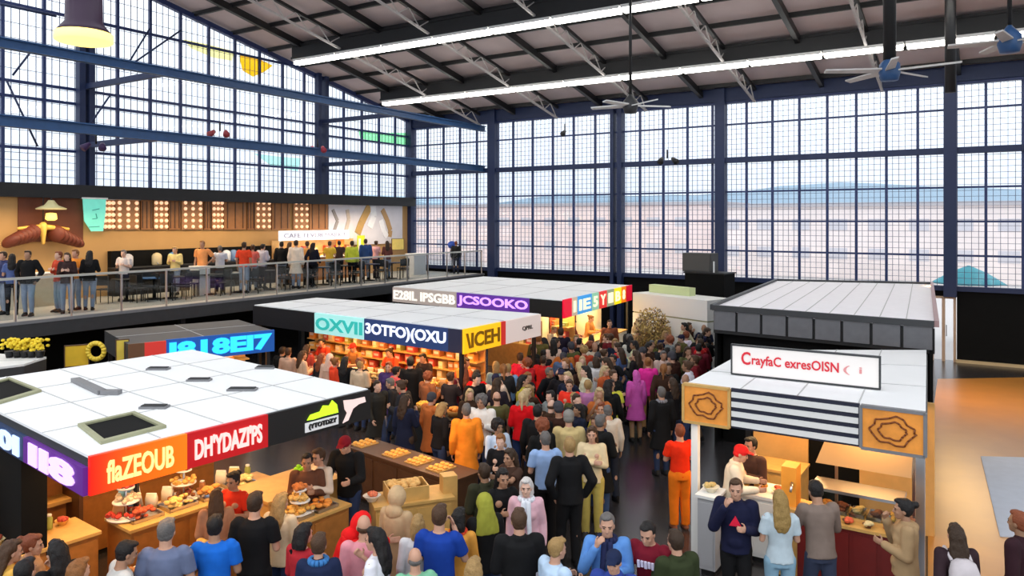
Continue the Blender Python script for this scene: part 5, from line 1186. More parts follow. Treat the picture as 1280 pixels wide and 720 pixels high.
def person(loc, h, face, label, pose='relax', sex='m', top=('tee', (.5, .5, .5)), leg=('jeans', (.03, .05, .12)), hair=('short', 'dark brown'), skin='fair', shoes=(.03, .03, .03), extra=(), group=None, detail=True, hairname='hair'):
    e = thing('person', label, 'person', (loc[0], loc[1], loc[2]), group); TEMPL.add(e.name)
    s = h/1.745; e.scale = (s, s, s); e.rotation_euler = (0, 0, face)
    link('person_body', body_mesh(pose, sex), None, e, SKIN[skin])
    link({'tee': 't_shirt', 'shirt': 'shirt', 'jacket': 'jacket', 'coat': 'coat', 'hoodie': 'hooded_top', 'dress': 'dress'}[top[0]], top_mesh(pose, sex, top[0]), None, e, top[1])
    if top[0] != 'dress' or leg: link('skirt' if leg[0] == 'skirt' else 'trousers', leg_mesh(pose, sex, leg[0]), None, e, leg[1])
    hc = HAIRC[hair[1]] if isinstance(hair[1], str) else hair[1]
    link({'cap': 'cap', 'hat': 'knitted_hat', 'hood': 'hood', 'veil': 'headscarf'}.get(hair[0], 'hair'), hair_mesh(pose, sex, hair[0]), None, e, hc)
    for sx in (-1, 1): link('shoe', shoe_mesh(pose, sex, sx), None, e, shoes)
    if detail:
        for kx in ('eye-1', 'eye1'): link('eye', misc_mesh(pose, kx), None, e)
        link('eyebrows', misc_mesh(pose, 'brows'), None, e)
    for x in extra: link({'print': 'chest_print', 'badge': 'chest_badge'}.get(x[0], x[0]), misc_mesh(pose, x[0]), None, e, x[1])
    return e
def at_head(x, y, h, z0=0.):                  # ground point of a person of height h whose crown is seen at (x, y)
    p = P(x, y, z0+h); return Vector((p.x, p.y, z0))
BLACK = (.008, .008, .009); NAVY = (.012, .02, .06); DENIM = (.05, .09, .2); WHITE = (.78, .78, .78); GREY = (.25, .25, .27)
PPL = []                                       # plan positions already taken
def put(x, y, h, face, label, **kw):
    p = at_head(x, y, h); PPL.append(p.copy()); return person(p, h, math.radians(face), label, **kw)
# facing: 0 looks away from the viewer, 180 looks at the viewer, positive turns left
put(146, 678, 1.72, -50, 'person with black hair and pale grey shirt beside the plywood counter at lower left', sex='m', top=('shirt', (.6, .6, .58)), hair=('short', 'black'), skin='tan', pose='look')
put(207, 650, 1.86, 8, 'broad person with cropped grey hair and slate blue shirt seen from behind', top=('tee', (.14, .17, .28)), hair=('short', 'grey'), pose='hold')
put(268, 645, 1.78, 12, 'person with black hair and bright blue t-shirt seen from behind', top=('tee', (.01, .14, .62)), hair=('short', 'black'), skin='tan', pose='hold')
put(318, 616, 1.86, 0, 'tall person in black t-shirt with brown hair seen from behind at the front counter', top=('tee', BLACK), hair=('short', 'dark brown'), pose='hold', leg=('jeans', BLACK))
put(350, 617, 1.66, -15, 'person with long pale blond hair and cream jacket beside the black t-shirt', sex='f', top=('jacket', (.7, .55, .35)), hair=('long', 'blond'), pose='hold')
put(10, 676, 1.7, -40, 'person in amber jacket at the extreme lower left edge', sex='f', top=('jacket', (.75, .42, .08)), hair=('long', 'brown'), pose='hold')
put(37, 668, 1.64, -70, 'person in pale brown coat facing right below the black pillar', sex='f', top=('coat', (.45, .27, .15)), hair=('bun', 'auburn'), pose='hold')
put(72, 676, 1.74, 60, 'person with long black hair and black jacket facing left at lower left', sex='f', top=('jacket', BLACK), hair=('long', 'black'), skin='fair', pose='phone')
put(97, 700, 1.68, -20, 'person in orange and white top cropped by the bottom edge', sex='f', top=('tee', (.85, .4, .18)), hair=('bob', 'ginger'), pose='relax')
put(30, 700, 1.75, 0, 'person in black coat with dark hair cropped at the lower left edge', top=('coat', BLACK), hair=('short', 'black'), pose='relax')
put(418, 640, 1.74, -62, 'person in bright red hooded top leaning with outstretched arm over the front counter', top=('hoodie', (.72, .01, .012)), hair=('hood', (.72, .01, .012)), pose='reach', leg=('jeans', BLACK))
put(378, 655, 1.66, -30, 'person with black hair, dark red top and black bag beside the leaning red hood', sex='f', top=('shirt', (.4, .02, .03)), hair=('bob', 'black'), pose='hold', extra=(('bag', BLACK),))
put(398, 668, 1.72, 5, 'person in black top and blue scarf at the bottom edge left of centre', sex='f', top=('jacket', NAVY), hair=('short', 'brown'), extra=(('scarf', (.05, .2, .5)),), pose='hold')
put(455, 645, 1.74, 15, 'person with cropped brown hair and pink shirt just behind the black haired person', top=('shirt', (.75, .3, .35)), hair=('bald', 'brown'), pose='relax')
put(472, 660, 1.76, 72, 'person with long black hair and white t-shirt in profile facing left', sex='f', top=('tee', (.78, .78, .85)), hair=('long', 'black'), pose='phone')
put(496, 610, 1.74, -30, 'person in sandy brown coat with tan hood at the front of the crowd', sex='f', top=('coat', (.5, .35, .2)), hair=('hood', (.52, .36, .2)), pose='hold', leg=('jeans', (.2, .2, .32)))
put(549, 632, 1.84, -8, 'person with short brown hair and royal blue patterned t-shirt seen from behind', top=('tee', (.01, .05, .33)), hair=('short', 'brown'), pose='eat')
put(522, 645, 1.6, 10, 'person in white top mostly hidden left of the royal blue t-shirt', sex='f', top=('shirt', (.75, .75, .78)), hair=('bob', 'blond'), pose='relax')
put(519, 686, 1.6, 15, 'small bald person in pale green top at the bottom edge', top=('tee', (.2, .5, .32)), hair=('bald', 'grey'), pose='relax', skin='fair')
put(573, 636, 1.64, -12, 'person with dark hair in amber orange top right of the royal blue t-shirt', sex='f', top=('shirt', (.78, .35, .06)), hair=('bob', 'black'), pose='hold', extra=(('scarf', (.8, .08, .03)),))
put(606, 617, 1.76, 25, 'person in black jacket with olive green headscarf near bottom centre', sex='f', top=('jacket', BLACK), hair=('veil', (.3, .3, .04)), pose='hold')
put(592, 699, 1.68, 0, 'blond head at the bottom edge below the black jacket', sex='f', top=('tee', (.5, .45, .4)), hair=('bob', 'blond'), pose='relax')
put(649, 637, 1.84, 6, 'broad person in black jacket with light brown hair seen from behind near bottom centre', top=('jacket', BLACK), hair=('short', 'brown'), pose='hold')
put(658, 597, 1.7, 176, 'older person with white hair, pink cardigan and white t-shirt facing the viewer', sex='f', top=('jacket', (.7, .42, .48)), hair=('bob', 'white'), pose='relax', skin='pale', leg=('trousers', (.5, .5, .6)), extra=(('scarf', (.75, .78, .85)),))
put(694, 673, 1.66, -55, 'person with ginger blond hair and pale blue shirt at the bottom edge', top=('shirt', (.5, .66, .85)), hair=('short', 'blond'), pose='hold')
put(759, 641, 1.78, 172, 'person in blue shirt with long dark scarf facing the viewer on the open floor', top=('shirt', (.12, .3, .7)), hair=('short', 'grey'), pose='eat', extra=(('scarf', (.02, .025, .08)),))
put(768, 686, 1.66, 160, 'person in navy cap and blue jacket at the bottom edge', top=('jacket', (.03, .06, .3)), hair=('cap', NAVY), pose='hold', extra=(('apron', (.7, .72, .8)),))
put(815, 645, 1.74, 150, 'person in maroon t-shirt with white chest print leaning forward', top=('tee', (.2, .01, .025)), hair=('short', 'black'), pose='counter', extra=(('print', (.8, .75, .95)),), skin='fair')
put(846, 664, 1.7, 20, 'person in dark olive jacket right of the maroon t-shirt', top=('jacket', (.03, .04, .015)), hair=('short', 'dark brown'), pose='hold', leg=('wide', (.3, .17, .06)))
put(712, 547, 1.84, 10, 'tall person in black suit standing alone in the aisle seen from behind', top=('jacket', BLACK), leg=('trousers', BLACK), hair=('short', 'blond'), pose='pocket', shoes=BLACK)
put(711, 514, 1.8, 0, 'person in grey knitted hat and mustard beige jacket behind the black suit', top=('jacket', (.62, .48, .22)), leg=('trousers', (.1, .1, .1)), hair=('hat', (.22, .21, .19)), pose='hold')
put(740, 533, 1.74, 170, 'person with brown hair and cream jumper beside the grey knitted hat', sex='f', top=('shirt', (.75, .6, .36)), hair=('long', 'brown'), pose='cross', leg=('trousers', (.55, .42, .1)))
put(850, 531, 1.68, 8, 'person in vivid red t-shirt and orange trousers seen from behind by the left stall post', sex='m', top=('tee', (.85, .03, .005)), leg=('wide', (.88, .2, .01)), hair=('short', 'auburn'), pose='cross', shoes=(.3, .1, .05))
put(913, 553, 1.76, -110, 'stall vendor in red cap and white jacket bending towards the counter', top=('jacket', (.78, .66, .5)), hair=('cap', (.7, .02, .02)), pose='counter', leg=('trousers', (.6, .5, .4)))
put(940, 546, 1.72, 120, 'stall vendor in dark apron behind the red cap', top=('shirt', (.08, .04, .03)), hair=('short', 'black'), pose='hold')
put(920, 598, 1.78, 160, 'person in navy hooded top with red triangle badge, hand at the mouth', top=('hoodie', (.01, .012, .04)), hair=('short', 'brown'), pose='eat', extra=(('badge', (.8, .02, .06)),), leg=('trousers', BLACK))
put(975, 614, 1.72, -4, 'person with long dark blond hair and pale blue t-shirt at the red counter', sex='f', top=('tee', (.5, .6, .66)), hair=('long', (.3, .19, .06)), pose='hold', leg=('jeans', (.25, .42, .55)))
put(1026, 604, 1.8, 3, 'person with black hair and grey brown sweatshirt seen from behind at the red counter', top=('shirt', (.2, .15, .125)), hair=('short', 'black'), pose='counter', leg=('jeans', (.04, .05, .09)), skin='tan')
put(1132, 624, 1.74, 70, 'person in tan hooded top turned left at the end of the red counter', sex='f', top=('hoodie', (.38, .25, .13)), hair=('bun', 'black'), pose='mouth' if 'mouth' in POSES else 'eat', skin='tan')
put(1196, 657, 1.7, -8, 'person with long dark brown hair and pale grey backpack on the floor painted with warm light', sex='f', top=('jacket', (.03, .015, .02)), hair=('long', 'dark brown'), pose='walk', extra=(('backpack', (.55, .5, .52)),))
put(1276, 640, 1.78, 30, 'dark clothed person with reddish hair cropped by the right edge', top=('jacket', (.03, .01, .015)), hair=('short', 'auburn'), pose='relax', skin='brown')
put(293, 589, 1.66, 165, 'stall vendor in red t-shirt with black hair behind the front counter', sex='f', top=('tee', (.6, .03, .01)), hair=('bun', 'black'), pose='hold', skin='tan')
put(270, 612, 1.6, 20, 'person with brown shawl and hair between the blue and black t-shirts', sex='f', top=('jacket', (.4, .2, .12)), hair=('long', 'brown'), pose='hold')
put(437, 540, 1.82, 165, 'large vendor in black jacket and dark red cap under the black sign panel', top=('jacket', BLACK), hair=('cap', (.25, .01, .02)), pose='counter', skin='fair')
put(400, 560, 1.68, 150, 'vendor with brown hair in white top under the green logo', sex='f', top=('shirt', (.7, .6, .5)), hair=('short', 'brown'), pose='hold')
put(384, 566, 1.66, 190, 'vendor in dark brown top under the green logo', top=('shirt', (.12, .05, .03)), hair=('short', 'black'), pose='hold', skin='tan')
put(602, 493, 1.78, 165, 'person in loose white shirt with brown face turned to the viewer', sex='m', top=('jacket', (.78, .76, .72)), hair=('curly', 'grey'), pose='hold', skin='tan')
put(583, 505, 1.76, 10, 'person in long bright orange coat seen from behind beside the white shirt', top=('coat', (.85, .26, .02)), hair=('short', 'grey'), pose='relax', leg=('wide', (.85, .28, .03)))
put(622, 524, 1.7, -150, 'person in pale blue floral top with black hair before the loose white shirt', sex='f', top=('shirt', (.55, .65, .8)), hair=('curly', 'black'), pose='cross', leg=('skirt', (.6, .6, .65)), skin='brown')
put(653, 490, 1.76, -5, 'person in bright red hooded jacket and navy jeans seen from behind', sex='f', top=('hoodie', (.68, .005, .01)), hair=('tail', 'pale blond'), pose='hold', leg=('jeans', (.02, .04, .12)))
put(682, 540, 1.74, 10, 'person in pale blue patterned shirt and black trousers seen from behind', top=('tee', (.3, .45, .75)), hair=('short', 'grey'), pose='hold', leg=('trousers', BLACK))
put(672, 506, 1.8, -20, 'person in black coat with black hair between the red and pale blue tops', top=('coat', BLACK), hair=('short', 'black'), pose='relax')
put(640, 560, 1.68, 140, 'person in dark brown dress handing something over near the white shirt', sex='f', top=('dress', (.06, .03, .02)), leg=('skirt', (.06, .03, .02)), hair=('long', 'dark brown'), pose='reach' if 0 else 'point', skin='tan')
put(628, 585, 1.72, -160, 'person in black top with bare tan arms beside the older white haired person', sex='f', top=('tee', BLACK), hair=('long', 'black'), pose='hold', skin='tan')
put(606, 580, 1.7, 30, 'person in dark olive coat right of the plywood end post', sex='m', top=('coat', (.03, .03, .015)), hair=('short', 'dark brown'), pose='hold', skin='brown')
put(486, 452, 1.72, 176, 'person in dark purple coat with silver grey hair facing the viewer before the stall', sex='f', top=('coat', (.06, .03, .12)), hair=('long', 'auburn'), pose='relax', leg=('jeans', (.45, .45, .55)), extra=(('apron', (.03, .02, .05)),))
put(513, 446, 1.86, 10, 'tall person in long black coat standing before the navy sign', top=('coat', BLACK), hair=('short', 'black'), pose='relax', skin='fair')
put(810, 447, 1.74, 0, 'person in magenta jacket and tan leggings seen from behind', sex='f', top=('jacket', (.75, .03, .3)), hair=('bun', 'ginger'), pose='relax', leg=('jeans', (.55, .3, .12)))
put(795, 463, 1.6, 10, 'person in long violet pink coat left of the magenta jacket', sex='f', top=('coat', (.62, .1, .42)), hair=('long', (.55, .09, .38)), pose='relax', leg=('jeans', (.5, .3, .15)))
put(827, 484, 1.72, 15, 'person in black coat with grey scarf right of the magenta jacket', top=('coat', BLACK), hair=('short', 'grey'), pose='relax', extra=(('scarf', (.25, .25, .28)),))
put(673, 418, 1.86, 5, 'person in olive brown coat under the edge of the cream sign', top=('coat', (.13, .11, .03)), hair=('short', 'ginger'), pose='hold', leg=('trousers', (.25, .2, .05)))
put(701, 410, 1.86, 0, 'very tall looking person in black with dark hair right of the olive coat', top=('jacket', (.012, .008, .02)), hair=('short', 'dark brown'), pose='relax', leg=('trousers', BLACK))
put(650, 441, 1.72, -8, 'person in crimson t-shirt and black trousers below the cream sign', sex='f', top=('tee', (.75, .02, .06)), hair=('short', 'brown'), pose='hold', leg=('jeans', BLACK))
put(635, 455, 1.7, 5, 'person in sky blue top below the yellow sign', top=('tee', (.2, .35, .6)), hair=('short', 'blond'), pose='hold', leg=('jeans', BLACK))
put(620, 452, 1.7, 15, 'person in grey green jacket below the yellow sign', sex='f', top=('jacket', (.25, .35, .36)), hair=('bob', 'blond'), pose='hold', leg=('jeans', BLACK))
put(596, 462, 1.7, 180, 'person in vivid red dress between the black counter and the yellow sign', sex='f', top=('dress', (.85, .01, .01)), leg=('skirt', (.8, .01, .01)), hair=('long', 'dark brown'), pose='hold')
put(580, 458, 1.72, 20, 'person in dark wine red coat beside the matt black counter', sex='f', top=('coat', (.12, .008, .02)), hair=('long', 'auburn'), pose='hold')
put(735, 475, 1.68, 5, 'person in lilac pink jumper in the middle of the crowd', sex='f', top=('shirt', (.5, .2, .4)), hair=('short', 'blond'), pose='hold')
put(712, 474, 1.7, 170, 'person in scarlet jumper in the middle of the crowd', sex='f', top=('shirt', (.85, .04, .02)), hair=('bun', 'brown'), pose='hold')
put(764, 474, 1.66, 178, 'person in lime yellow t-shirt facing the viewer in the crowd', top=('tee', (.6, .6, .06)), hair=('short', 'dark brown'), pose='hold')
put(752, 503, 1.6, 160, 'person in yellow and orange jumper beside the lime yellow t-shirt', sex='f', top=('shirt', (.75, .55, .08)), hair=('bun', 'auburn'), pose='eat')
put(730, 432, 1.74, 0, 'person in rust red jacket in front of the cream partition', sex='m', top=('jacket', (.4, .05, .02)), hair=('curly', 'blond'), pose='hold')
put(745, 446, 1.7, 12, 'person in white blouse in the rear crowd', sex='f', top=('shirt', (.75, .75, .78)), hair=('bob', 'dark brown'), pose='hold')
put(788, 420, 1.74, -10, 'person in white patterned jacket below the potted tree', sex='f', top=('jacket', (.72, .7, .62)), hair=('long', 'black'), pose='hold')
put(762, 400, 1.78, 175, 'person in brown coat near the dark portrait poster', top=('coat', (.2, .06, .03)), hair=('short', 'brown'), pose='relax')

# the rest of the crowd, scattered over the free floor
rc = random.Random(21)
TOPC = [('black', BLACK, 14), ('charcoal', (.02, .02, .024), 7), ('navy', (.01, .015, .04), 4), ('dark brown', (.04, .018, .01), 5), ('maroon', (.16, .012, .02), 3), ('olive', (.1, .1, .03), 2), ('cream', (.72, .6, .42), 2), ('white', (.72, .72, .72), 2), ('rust orange', (.5, .13, .03), 2), ('red', (.55, .015, .02), 2), ('slate blue', (.08, .14, .28), 2), ('tan', (.4, .24, .12), 2), ('grey', (.22, .22, .23), 2), ('mustard', (.5, .34, .05), 1)]
TW = [t[2] for t in TOPC]
GAR = [('jacket', 'jacket'), ('coat', 'long coat'), ('shirt', 'jumper'), ('tee', 't-shirt'), ('hoodie', 'hooded top')]
HR = [('short', 'black', 'short black hair', 'm'), ('short', 'dark brown', 'short brown hair', 'm'), ('short', 'grey', 'short grey hair', 'm'), ('bald', 'brown', 'shaven head', 'm'), ('cap', (.02, .02, .05), 'a dark cap', 'm'), ('hat', (.05, .05, .06), 'a knitted hat', 'm'), ('long', 'dark brown', 'long brown hair', 'f'), ('long', 'black', 'long black hair', 'f'), ('bob', 'blond', 'blond bob', 'f'), ('bun', 'brown', 'brown hair in a bun', 'f'), ('tail', 'ginger', 'a ginger ponytail', 'f'), ('curly', 'auburn', 'curly auburn hair', 'f'), ('long', 'pale blond', 'long pale blond hair', 'f')]
PO = ['relax', 'phone', 'hold', 'eat', 'hip', 'cross', 'pocket', 'walk', 'look']
def inpoly(x, y, poly):
    c = False; n = len(poly)
    for i in range(n):
        (x1, y1), (x2, y2) = poly[i], poly[(i+1) % n]
        if (y1 > y) != (y2 > y) and x < (x2-x1)*(y-y1)/(y2-y1)+x1: c = not c
    return c
def block(fr, a0, a1, o0, o1): return [tuple(fr(a, o, 0))[:2] for a, o in ((a0, o0), (a1, o0), (a1, o1), (a0, o1))]
NOGO = [block(f1, -1.0, 4.1, .2, 4.3), block(f2, -.5, L2, 0, 3.4), block(fB, -.4, 1.3, -.5, .5), block(fC, -.7, Lc+.4, -.5, .5), block(fE, -.1, Le+.3, -.45, .5), block(f8, -.1, L8+.2, -.5, 7), [(p.x, p.y) for p in q3], [(p.x, p.y) for p in qg], block(fk, -.2, Lk+.4, -.2, 1.6),
        block(fb, -.4, Lb+.2, 1, 2.4), [(p.x, p.y) for p in q4], block(WF, pc.x-.5, pc.x+.5, pc.y-.5, pc.y+.5), block(f5, 0, L5, -.1, 3)]
ZONES = [('in the front aisle', [(600, 520), (640, 560), (680, 600), (690, 525), (690, 500), (600, 500)], 3),
         ('beside the matt black counter', [(470, 470), (590, 455), (600, 480), (600, 500), (470, 520)], 9),
         ('below the yellow sign', [(580, 445), (670, 425), (690, 445), (690, 490), (600, 500)], 14),
         ('in the central crowd', [(690, 440), (770, 440), (765, 500), (755, 525), (700, 515)], 24),
         ('right of the magenta jacket', [(822, 425), (880, 415), (872, 465), (845, 492), (832, 470)], 15), ('behind the pink coats', [(775, 425), (825, 425), (822, 438), (775, 438)], 8),
         ('before the cream partition', [(680, 418), (790, 416), (800, 440), (690, 440)], 20),
         ('around the potted tree', [(790, 398), (884, 398), (880, 430), (790, 425)], 18),
         ]
used_l = set()
for zn, poly, cnt in ZONES:
    n = 0; tries = 0
    xs_ = [p[0] for p in poly]; ys_ = [p[1] for p in poly]
    while n < cnt and tries < 1500:
        tries += 1; x = rc.uniform(min(xs_), max(xs_)); y = rc.uniform(min(ys_), max(ys_))
        if not inpoly(x, y, poly): continue
        h = rc.uniform(1.6, 1.82); p = at_head(x, y, h)
        if p.y > 33 or any((p-q).length < .5 for q in PPL) or any(inpoly(p.x, p.y, b) for b in NOGO): continue
        for _ in range(40):
            tn, tc, _w = rc.choices(TOPC, TW)[0]; gk, gn = rc.choice(GAR); hk, hc, hn, sx = rc.choice(HR)
            lb = 'person in %s %s with %s, %s' % (tn, gn, hn, zn)
            if lb not in used_l: break
        used_l.add(lb); PPL.append(p)
        lc = rc.choice([BLACK, (.02, .025, .04), DENIM, (.06, .04, .03), (.03, .05, .12)])
        person(p, h, rc.choice([rc.gauss(0, .6), rc.gauss(PI, .6), rc.uniform(0, 6.3)]), lb, pose=rc.choice(PO), sex=sx, top=(gk, tuple(c*rc.uniform(.85, 1.15) for c in tc)), leg=(rc.choice(['trousers', 'jeans']), lc), hair=(hk, hc), skin=rc.choice(['fair', 'pale', 'tan', 'fair', 'brown']), shoes=BLACK, detail=False)
        n += 1
# shoppers and sellers in and around the stalls behind
def stallp(fr, a, o, h, face, label, z=0, **kw):
    p = fr(a, o, z); person(p, h, face, label, detail=False, **kw); PPL.append(p)
for k, (a, cc, hk, lb) in enumerate(((1.7, (.7, .05, .02), ('short', 'black'), 'seller in red top, leftmost behind the dark counter under the teal sign'), (3.0, (.5, .2, .05), ('cap', (.5, .03, .02)), 'seller in rust brown top and red cap under the left of the navy sign'), (4.4, (.8, .08, .02), ('bun', 'dark brown'), 'seller in orange red top under the middle of the navy sign'), (5.6, (.03, .02, .02), ('short', 'black'), 'seller in black top under the right half of the navy sign'), (6.9, (.6, .12, .05), ('short', 'brown'), 'seller in brick coloured top at the right end of the navy sign'))):
    stallp(f2, a, 1.15, 1.7, f2.ang()+PI, lb, top=('tee', cc), hair=hk, pose='counter', sex='m')
for k, (a, o, cc, hk, lb) in enumerate(((1.9, -.45, BLACK, ('short', 'dark brown'), 'shopper in black jacket at the teal signed counter'), (2.8, -.5, (.7, .5, .35), ('long', 'brown'), 'shopper in pale peach jacket at the teal signed counter'), (3.5, -.45, (.02, .02, .03), ('long', 'auburn'), 'shopper in black with auburn hair left of the navy signed counter'), (4.2, -.6, (.75, .06, .02), ('bun', 'ginger'), 'shopper in orange red jacket at the navy signed counter'), (5.0, -.5, (.6, .45, .3), ('short', 'blond'), 'blond shopper in beige jacket at the navy signed counter'), (6.2, -.5, (.7, .1, .1), ('short', 'black'), 'shopper in red jacket near the right end of the navy signed counter'), (7.2, -.5, (.3, .1, .04), ('curly', 'auburn'), 'shopper in brown jacket with curly hair near the stall corner'))):
    stallp(f2, a, o, 1.66, f2.ang()+rc.uniform(-.4, .4), lb, top=('jacket', cc), hair=hk, pose='hold', sex='f' if k % 2 else 'm')
stallp(f6, 1.0, 1.0, 1.8, f6.ang()+PI, 'seller in dark clothes under the red panel of the blue sign', top=('shirt', (.05, .02, .02)), hair=('short', 'black'), pose='relax')
for k, (x, y, cc, hk, lb) in enumerate(((360, 435, (.6, .4, .3), ('short', 'brown'), 'shopper in beige top right of the blue sign'), (383, 431, (.35, .05, .04), ('long', 'dark brown'), 'shopper in wine red top right of the blue sign'), (412, 442, (.65, .45, .35), ('veil', (.7, .5, .4)), 'shopper in peach headscarf between the blue and teal signs'), (431, 446, BLACK, ('long', 'black'), 'shopper in black coat below the teal sign'), (450, 448, (.02, .02, .02), ('curly', 'auburn'), 'shopper in black with reddish curly hair below the teal sign'))):
    p = at_head(x, y, 1.7); person(p, 1.7, rc.uniform(-.6, .6), lb, top=('jacket', cc), hair=hk, pose='hold', sex='f', detail=False); PPL.append(p)
for a, cc, hk, lb in ((.9, (.75, .6, .4), ('short', 'blond'), 'seller in cream top behind the cream fronted counter, left'), (2.4, (.1, .02, .02), ('short', 'black'), 'seller in dark red top behind the cream fronted counter, middle'), (3.9, (.7, .3, .08), ('bun', 'ginger'), 'seller in orange top behind the cream fronted counter, right')):
    stallp(f5, a, .85, 1.7, f5.ang()+PI, lb, top=('shirt', cc), hair=hk, pose='counter')
stallp(f3, 1.2, .95, 1.72, f3.ang()+PI, 'seller in amber top behind the counter under the yellow sign', top=('shirt', (.6, .35, .06)), hair=('short', 'black'), pose='counter')
# ---- balcony
BAL = [(5, 2.6, 1.76, 160, 'jacket', (.03, .04, .12), ('short', 'dark brown'), 'm', 'phone', 'person in dark blue jacket at the left edge of the balcony'),
       (15, 3.0, 1.7, 30, 'tee', (.08, .12, .3), ('long', 'black'), 'f', 'hold', 'person in blue top second from the left edge of the balcony'),
       (35, 3.6, 1.8, 190, 'jacket', BLACK, ('short', 'dark brown'), 'm', 'pocket', 'person in black standing alone at the balcony rail near the left edge'),
       (74, 3.4, 1.74, 150, 'shirt', (.5, .06, .03), ('short', 'auburn'), 'm', 'cross', 'person in brick red top in the balcony group'),
       (84, 3.9, 1.72, 200, 'jacket', (.04, .02, .02), ('long', 'brown'), 'f', 'hold', 'person in dark brown jacket in the middle of the balcony group'),
       (95, 3.3, 1.78, 170, 'tee', (.85, .3, .04), ('short', 'ginger'), 'm', 'hold', 'person in bright orange top in the balcony group'),
       (112, 3.7, 1.74, 20, 'jacket', BLACK, ('long', 'black'), 'f', 'phone', 'person in black jacket and pale jeans right of the balcony group'),
       (155, 1.9, 1.66, 180, 'tee', (.6, .55, .55), ('short', 'grey'), 'm', 'hold', 'person in pale grey top behind the first balcony tables'),
       (219, 1.7, 1.7, 180, 'shirt', (.75, .6, .25), ('short', 'blond'), 'm', 'hold', 'person in straw yellow top by the black bar back'),
       (253, 2.2, 1.9, 180, 'tee', (.75, .3, .1), ('short', 'ginger'), 'm', 'hip', 'person in amber top behind the small white counter'),
       (275, 2.0, 1.7, 30, 'tee', (.55, .6, .7), ('short', 'grey'), 'm', 'hold', 'person in pale blue grey top at the dark bar'),
       (305, 3.2, 1.84, 0, 'tee', (.75, .06, .02), ('short', 'dark brown'), 'm', 'relax', 'person in vivid red top and black trousers on the mid balcony'),
       (316, 2.5, 1.72, 20, 'tee', (.7, .15, .12), ('bun', 'brown'), 'f', 'hold', 'person in salmon red top on the mid balcony'),
       (328, 2.3, 1.72, -20, 'jacket', (.5, .5, .6), ('short', 'black'), 'm', 'hold', 'person in silver jacket on the mid balcony'),
       (352, 2.2, 1.78, 10, 'jacket', BLACK, ('short', 'black'), 'm', 'relax', 'person in black jacket queueing left at the balcony kiosk'),
       (362, 2.0, 1.74, -10, 'shirt', (.3, .05, .03), ('long', 'brown'), 'f', 'hold', 'person in dark red jumper queueing at the balcony kiosk'),
       (370, 3.4, 1.86, 0, 'coat', (.82, .68, .55), ('short', 'dark brown'), 'm', 'relax', 'person in long pale cream coat by the balcony rail'),
       (384, 2.6, 1.78, 15, 'tee', (.75, .35, .1), ('short', 'brown'), 'm', 'hold', 'person in orange top in front of the balcony kiosk'),
       (391, 3.4, 1.74, -15, 'jacket', (.01, .01, .02), ('long', 'black'), 'f', 'walk', 'person in black coat right of the cream coat'),
       (412, 2.3, 1.74, 0, 'tee', (.7, .45, .05), ('short', 'brown'), 'm', 'hold', 'person in gold top at the right of the balcony kiosk'),
       (424, 2.0, 1.74, 10, 'tee', (.05, .03, .03), ('short', 'black'), 'm', 'hold', 'person in black t-shirt at the right of the balcony kiosk'),
       (440, 3.3, 1.76, 0, 'jacket', (.55, .6, .05), ('short', 'dark brown'), 'm', 'relax', 'person in lime yellow jacket by the right part of the rail'),
       (457, 2.6, 1.8, 20, 'jacket', (.03, .07, .2), ('short', 'dark brown'), 'm', 'relax', 'person in blue jacket under the mural board'),
       (470, 2.5, 1.7, -20, 'tee', (.75, .4, .4), ('bun', 'brown'), 'f', 'hold', 'person in pink top under the mural board'),
       (484, 3.0, 1.7, 20, 'shirt', (.15, .05, .04), ('long', 'dark brown'), 'f', 'hold', 'person in dark brown jumper near the corner post'),
       (570, 3.8, 1.6, 0, 'jacket', (.02, .02, .02), ('short', 'auburn'), 'm', 'relax', 'small dark figure near the far end of the balcony')]
for x, o_, h, fc, gk, cc, hk, sx, po, lb in BAL:
    p = LW(hit(LW, o_, x), o_, ZB)
    person(p, h, math.radians(fc), lb, pose=po, sex=sx, top=(gk, cc), hair=hk, leg=('jeans', rc.choice([BLACK, (.3, .35, .45), (.03, .03, .05)])), skin=rc.choice(['fair', 'tan', 'pale']), detail=False)
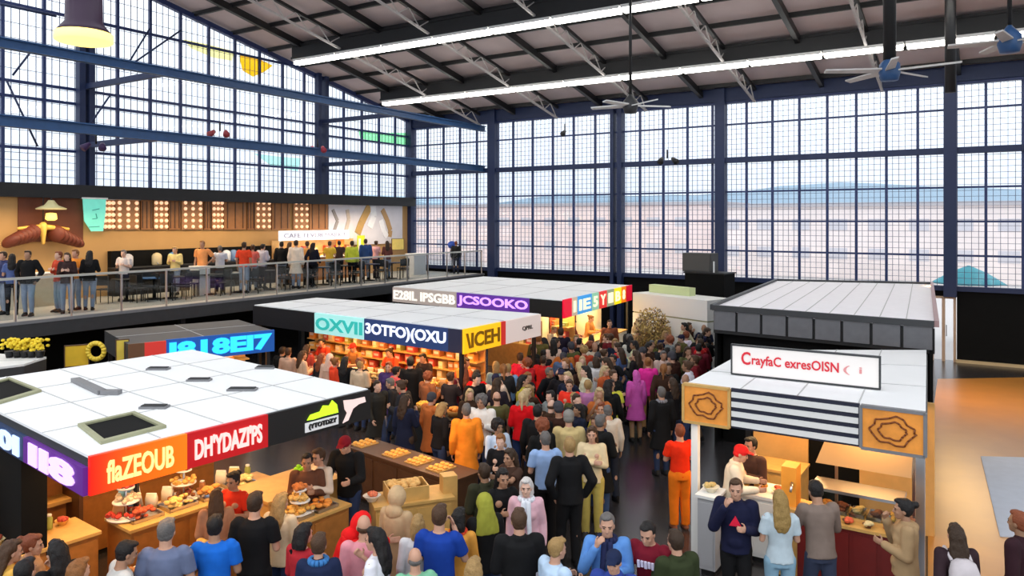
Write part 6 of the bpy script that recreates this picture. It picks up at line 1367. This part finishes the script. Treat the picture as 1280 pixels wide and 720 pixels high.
# ------------------------------------------------------------------ light
wd = bpy.data.worlds.new('sky'); bpy.context.scene.world = wd; wd.use_nodes = True; nt = wd.node_tree; n = nt.nodes
bg = n['Background']; tc = n.new('ShaderNodeTexCoord'); sp = n.new('ShaderNodeSeparateXYZ'); cr = n.new('ShaderNodeValToRGB')
nt.links.new(tc.outputs['Generated'], sp.inputs[0]); nt.links.new(sp.outputs['Z'], cr.inputs[0]); nt.links.new(cr.outputs[0], bg.inputs[0])
e = cr.color_ramp.elements; e[0].position = 0; e[0].color = (.6, .68, .8, 1); e[1].position = .5; e[1].color = (1.25, 1.28, 1.3, 1)
k = e.new(.12); k.color = (.86, .95, 1.04, 1)
bg.inputs['Strength'].default_value = 1.3
def area(x, y, z, sx, sy, power, col, rz=0., name='warm_light'):
    l = bpy.data.lights.new(name, 'AREA'); l.shape = 'RECTANGLE'; l.size = sx; l.size_y = sy; l.energy = power; l.color = col
    o = bpy.data.objects.new(name, l); C.objects.link(o); o.location = (x, y, z); o.rotation_euler = (0, 0, rz); return o
for (x, y, z, sx, sy, pw, col, rz) in LIGHTS: area(x, y, z, sx, sy, pw, col, rz)
sc = bpy.context.scene
sc.view_settings.view_transform = 'Standard'; sc.view_settings.look = 'None'; sc.view_settings.gamma = 1; sc.view_settings.use_curve_mapping = False
sc.view_settings.exposure = 0.25
sc.cycles.max_bounces = 6; sc.cycles.transparent_max_bounces = 16; sc.cycles.diffuse_bounces = 3; sc.cycles.caustics_reflective = False; sc.cycles.caustics_refractive = False
# turn the whole place so that the hall's walls run along the world axes
ALIGN = math.atan2(.537, .843)
Rz = Matrix.Rotation(ALIGN, 4, 'Z'); done = set()
def bake(o):
    o.location = Rz @ o.location
    if o.type == 'MESH' and o.data.name not in done: o.data.transform(Rz); done.add(o.data.name)
    for c in o.children: bake(c)
for o in list(C.objects):
    if o.parent is None:
        if o.type in ('LIGHT', 'CAMERA') or o.name in TEMPL or o.name.startswith('cafe_chair'):
            o.location = Rz @ o.location; e_ = o.rotation_euler; e_.z += ALIGN; o.rotation_euler = e_
        else: bake(o)
bpy.data.scenes.remove(TS)
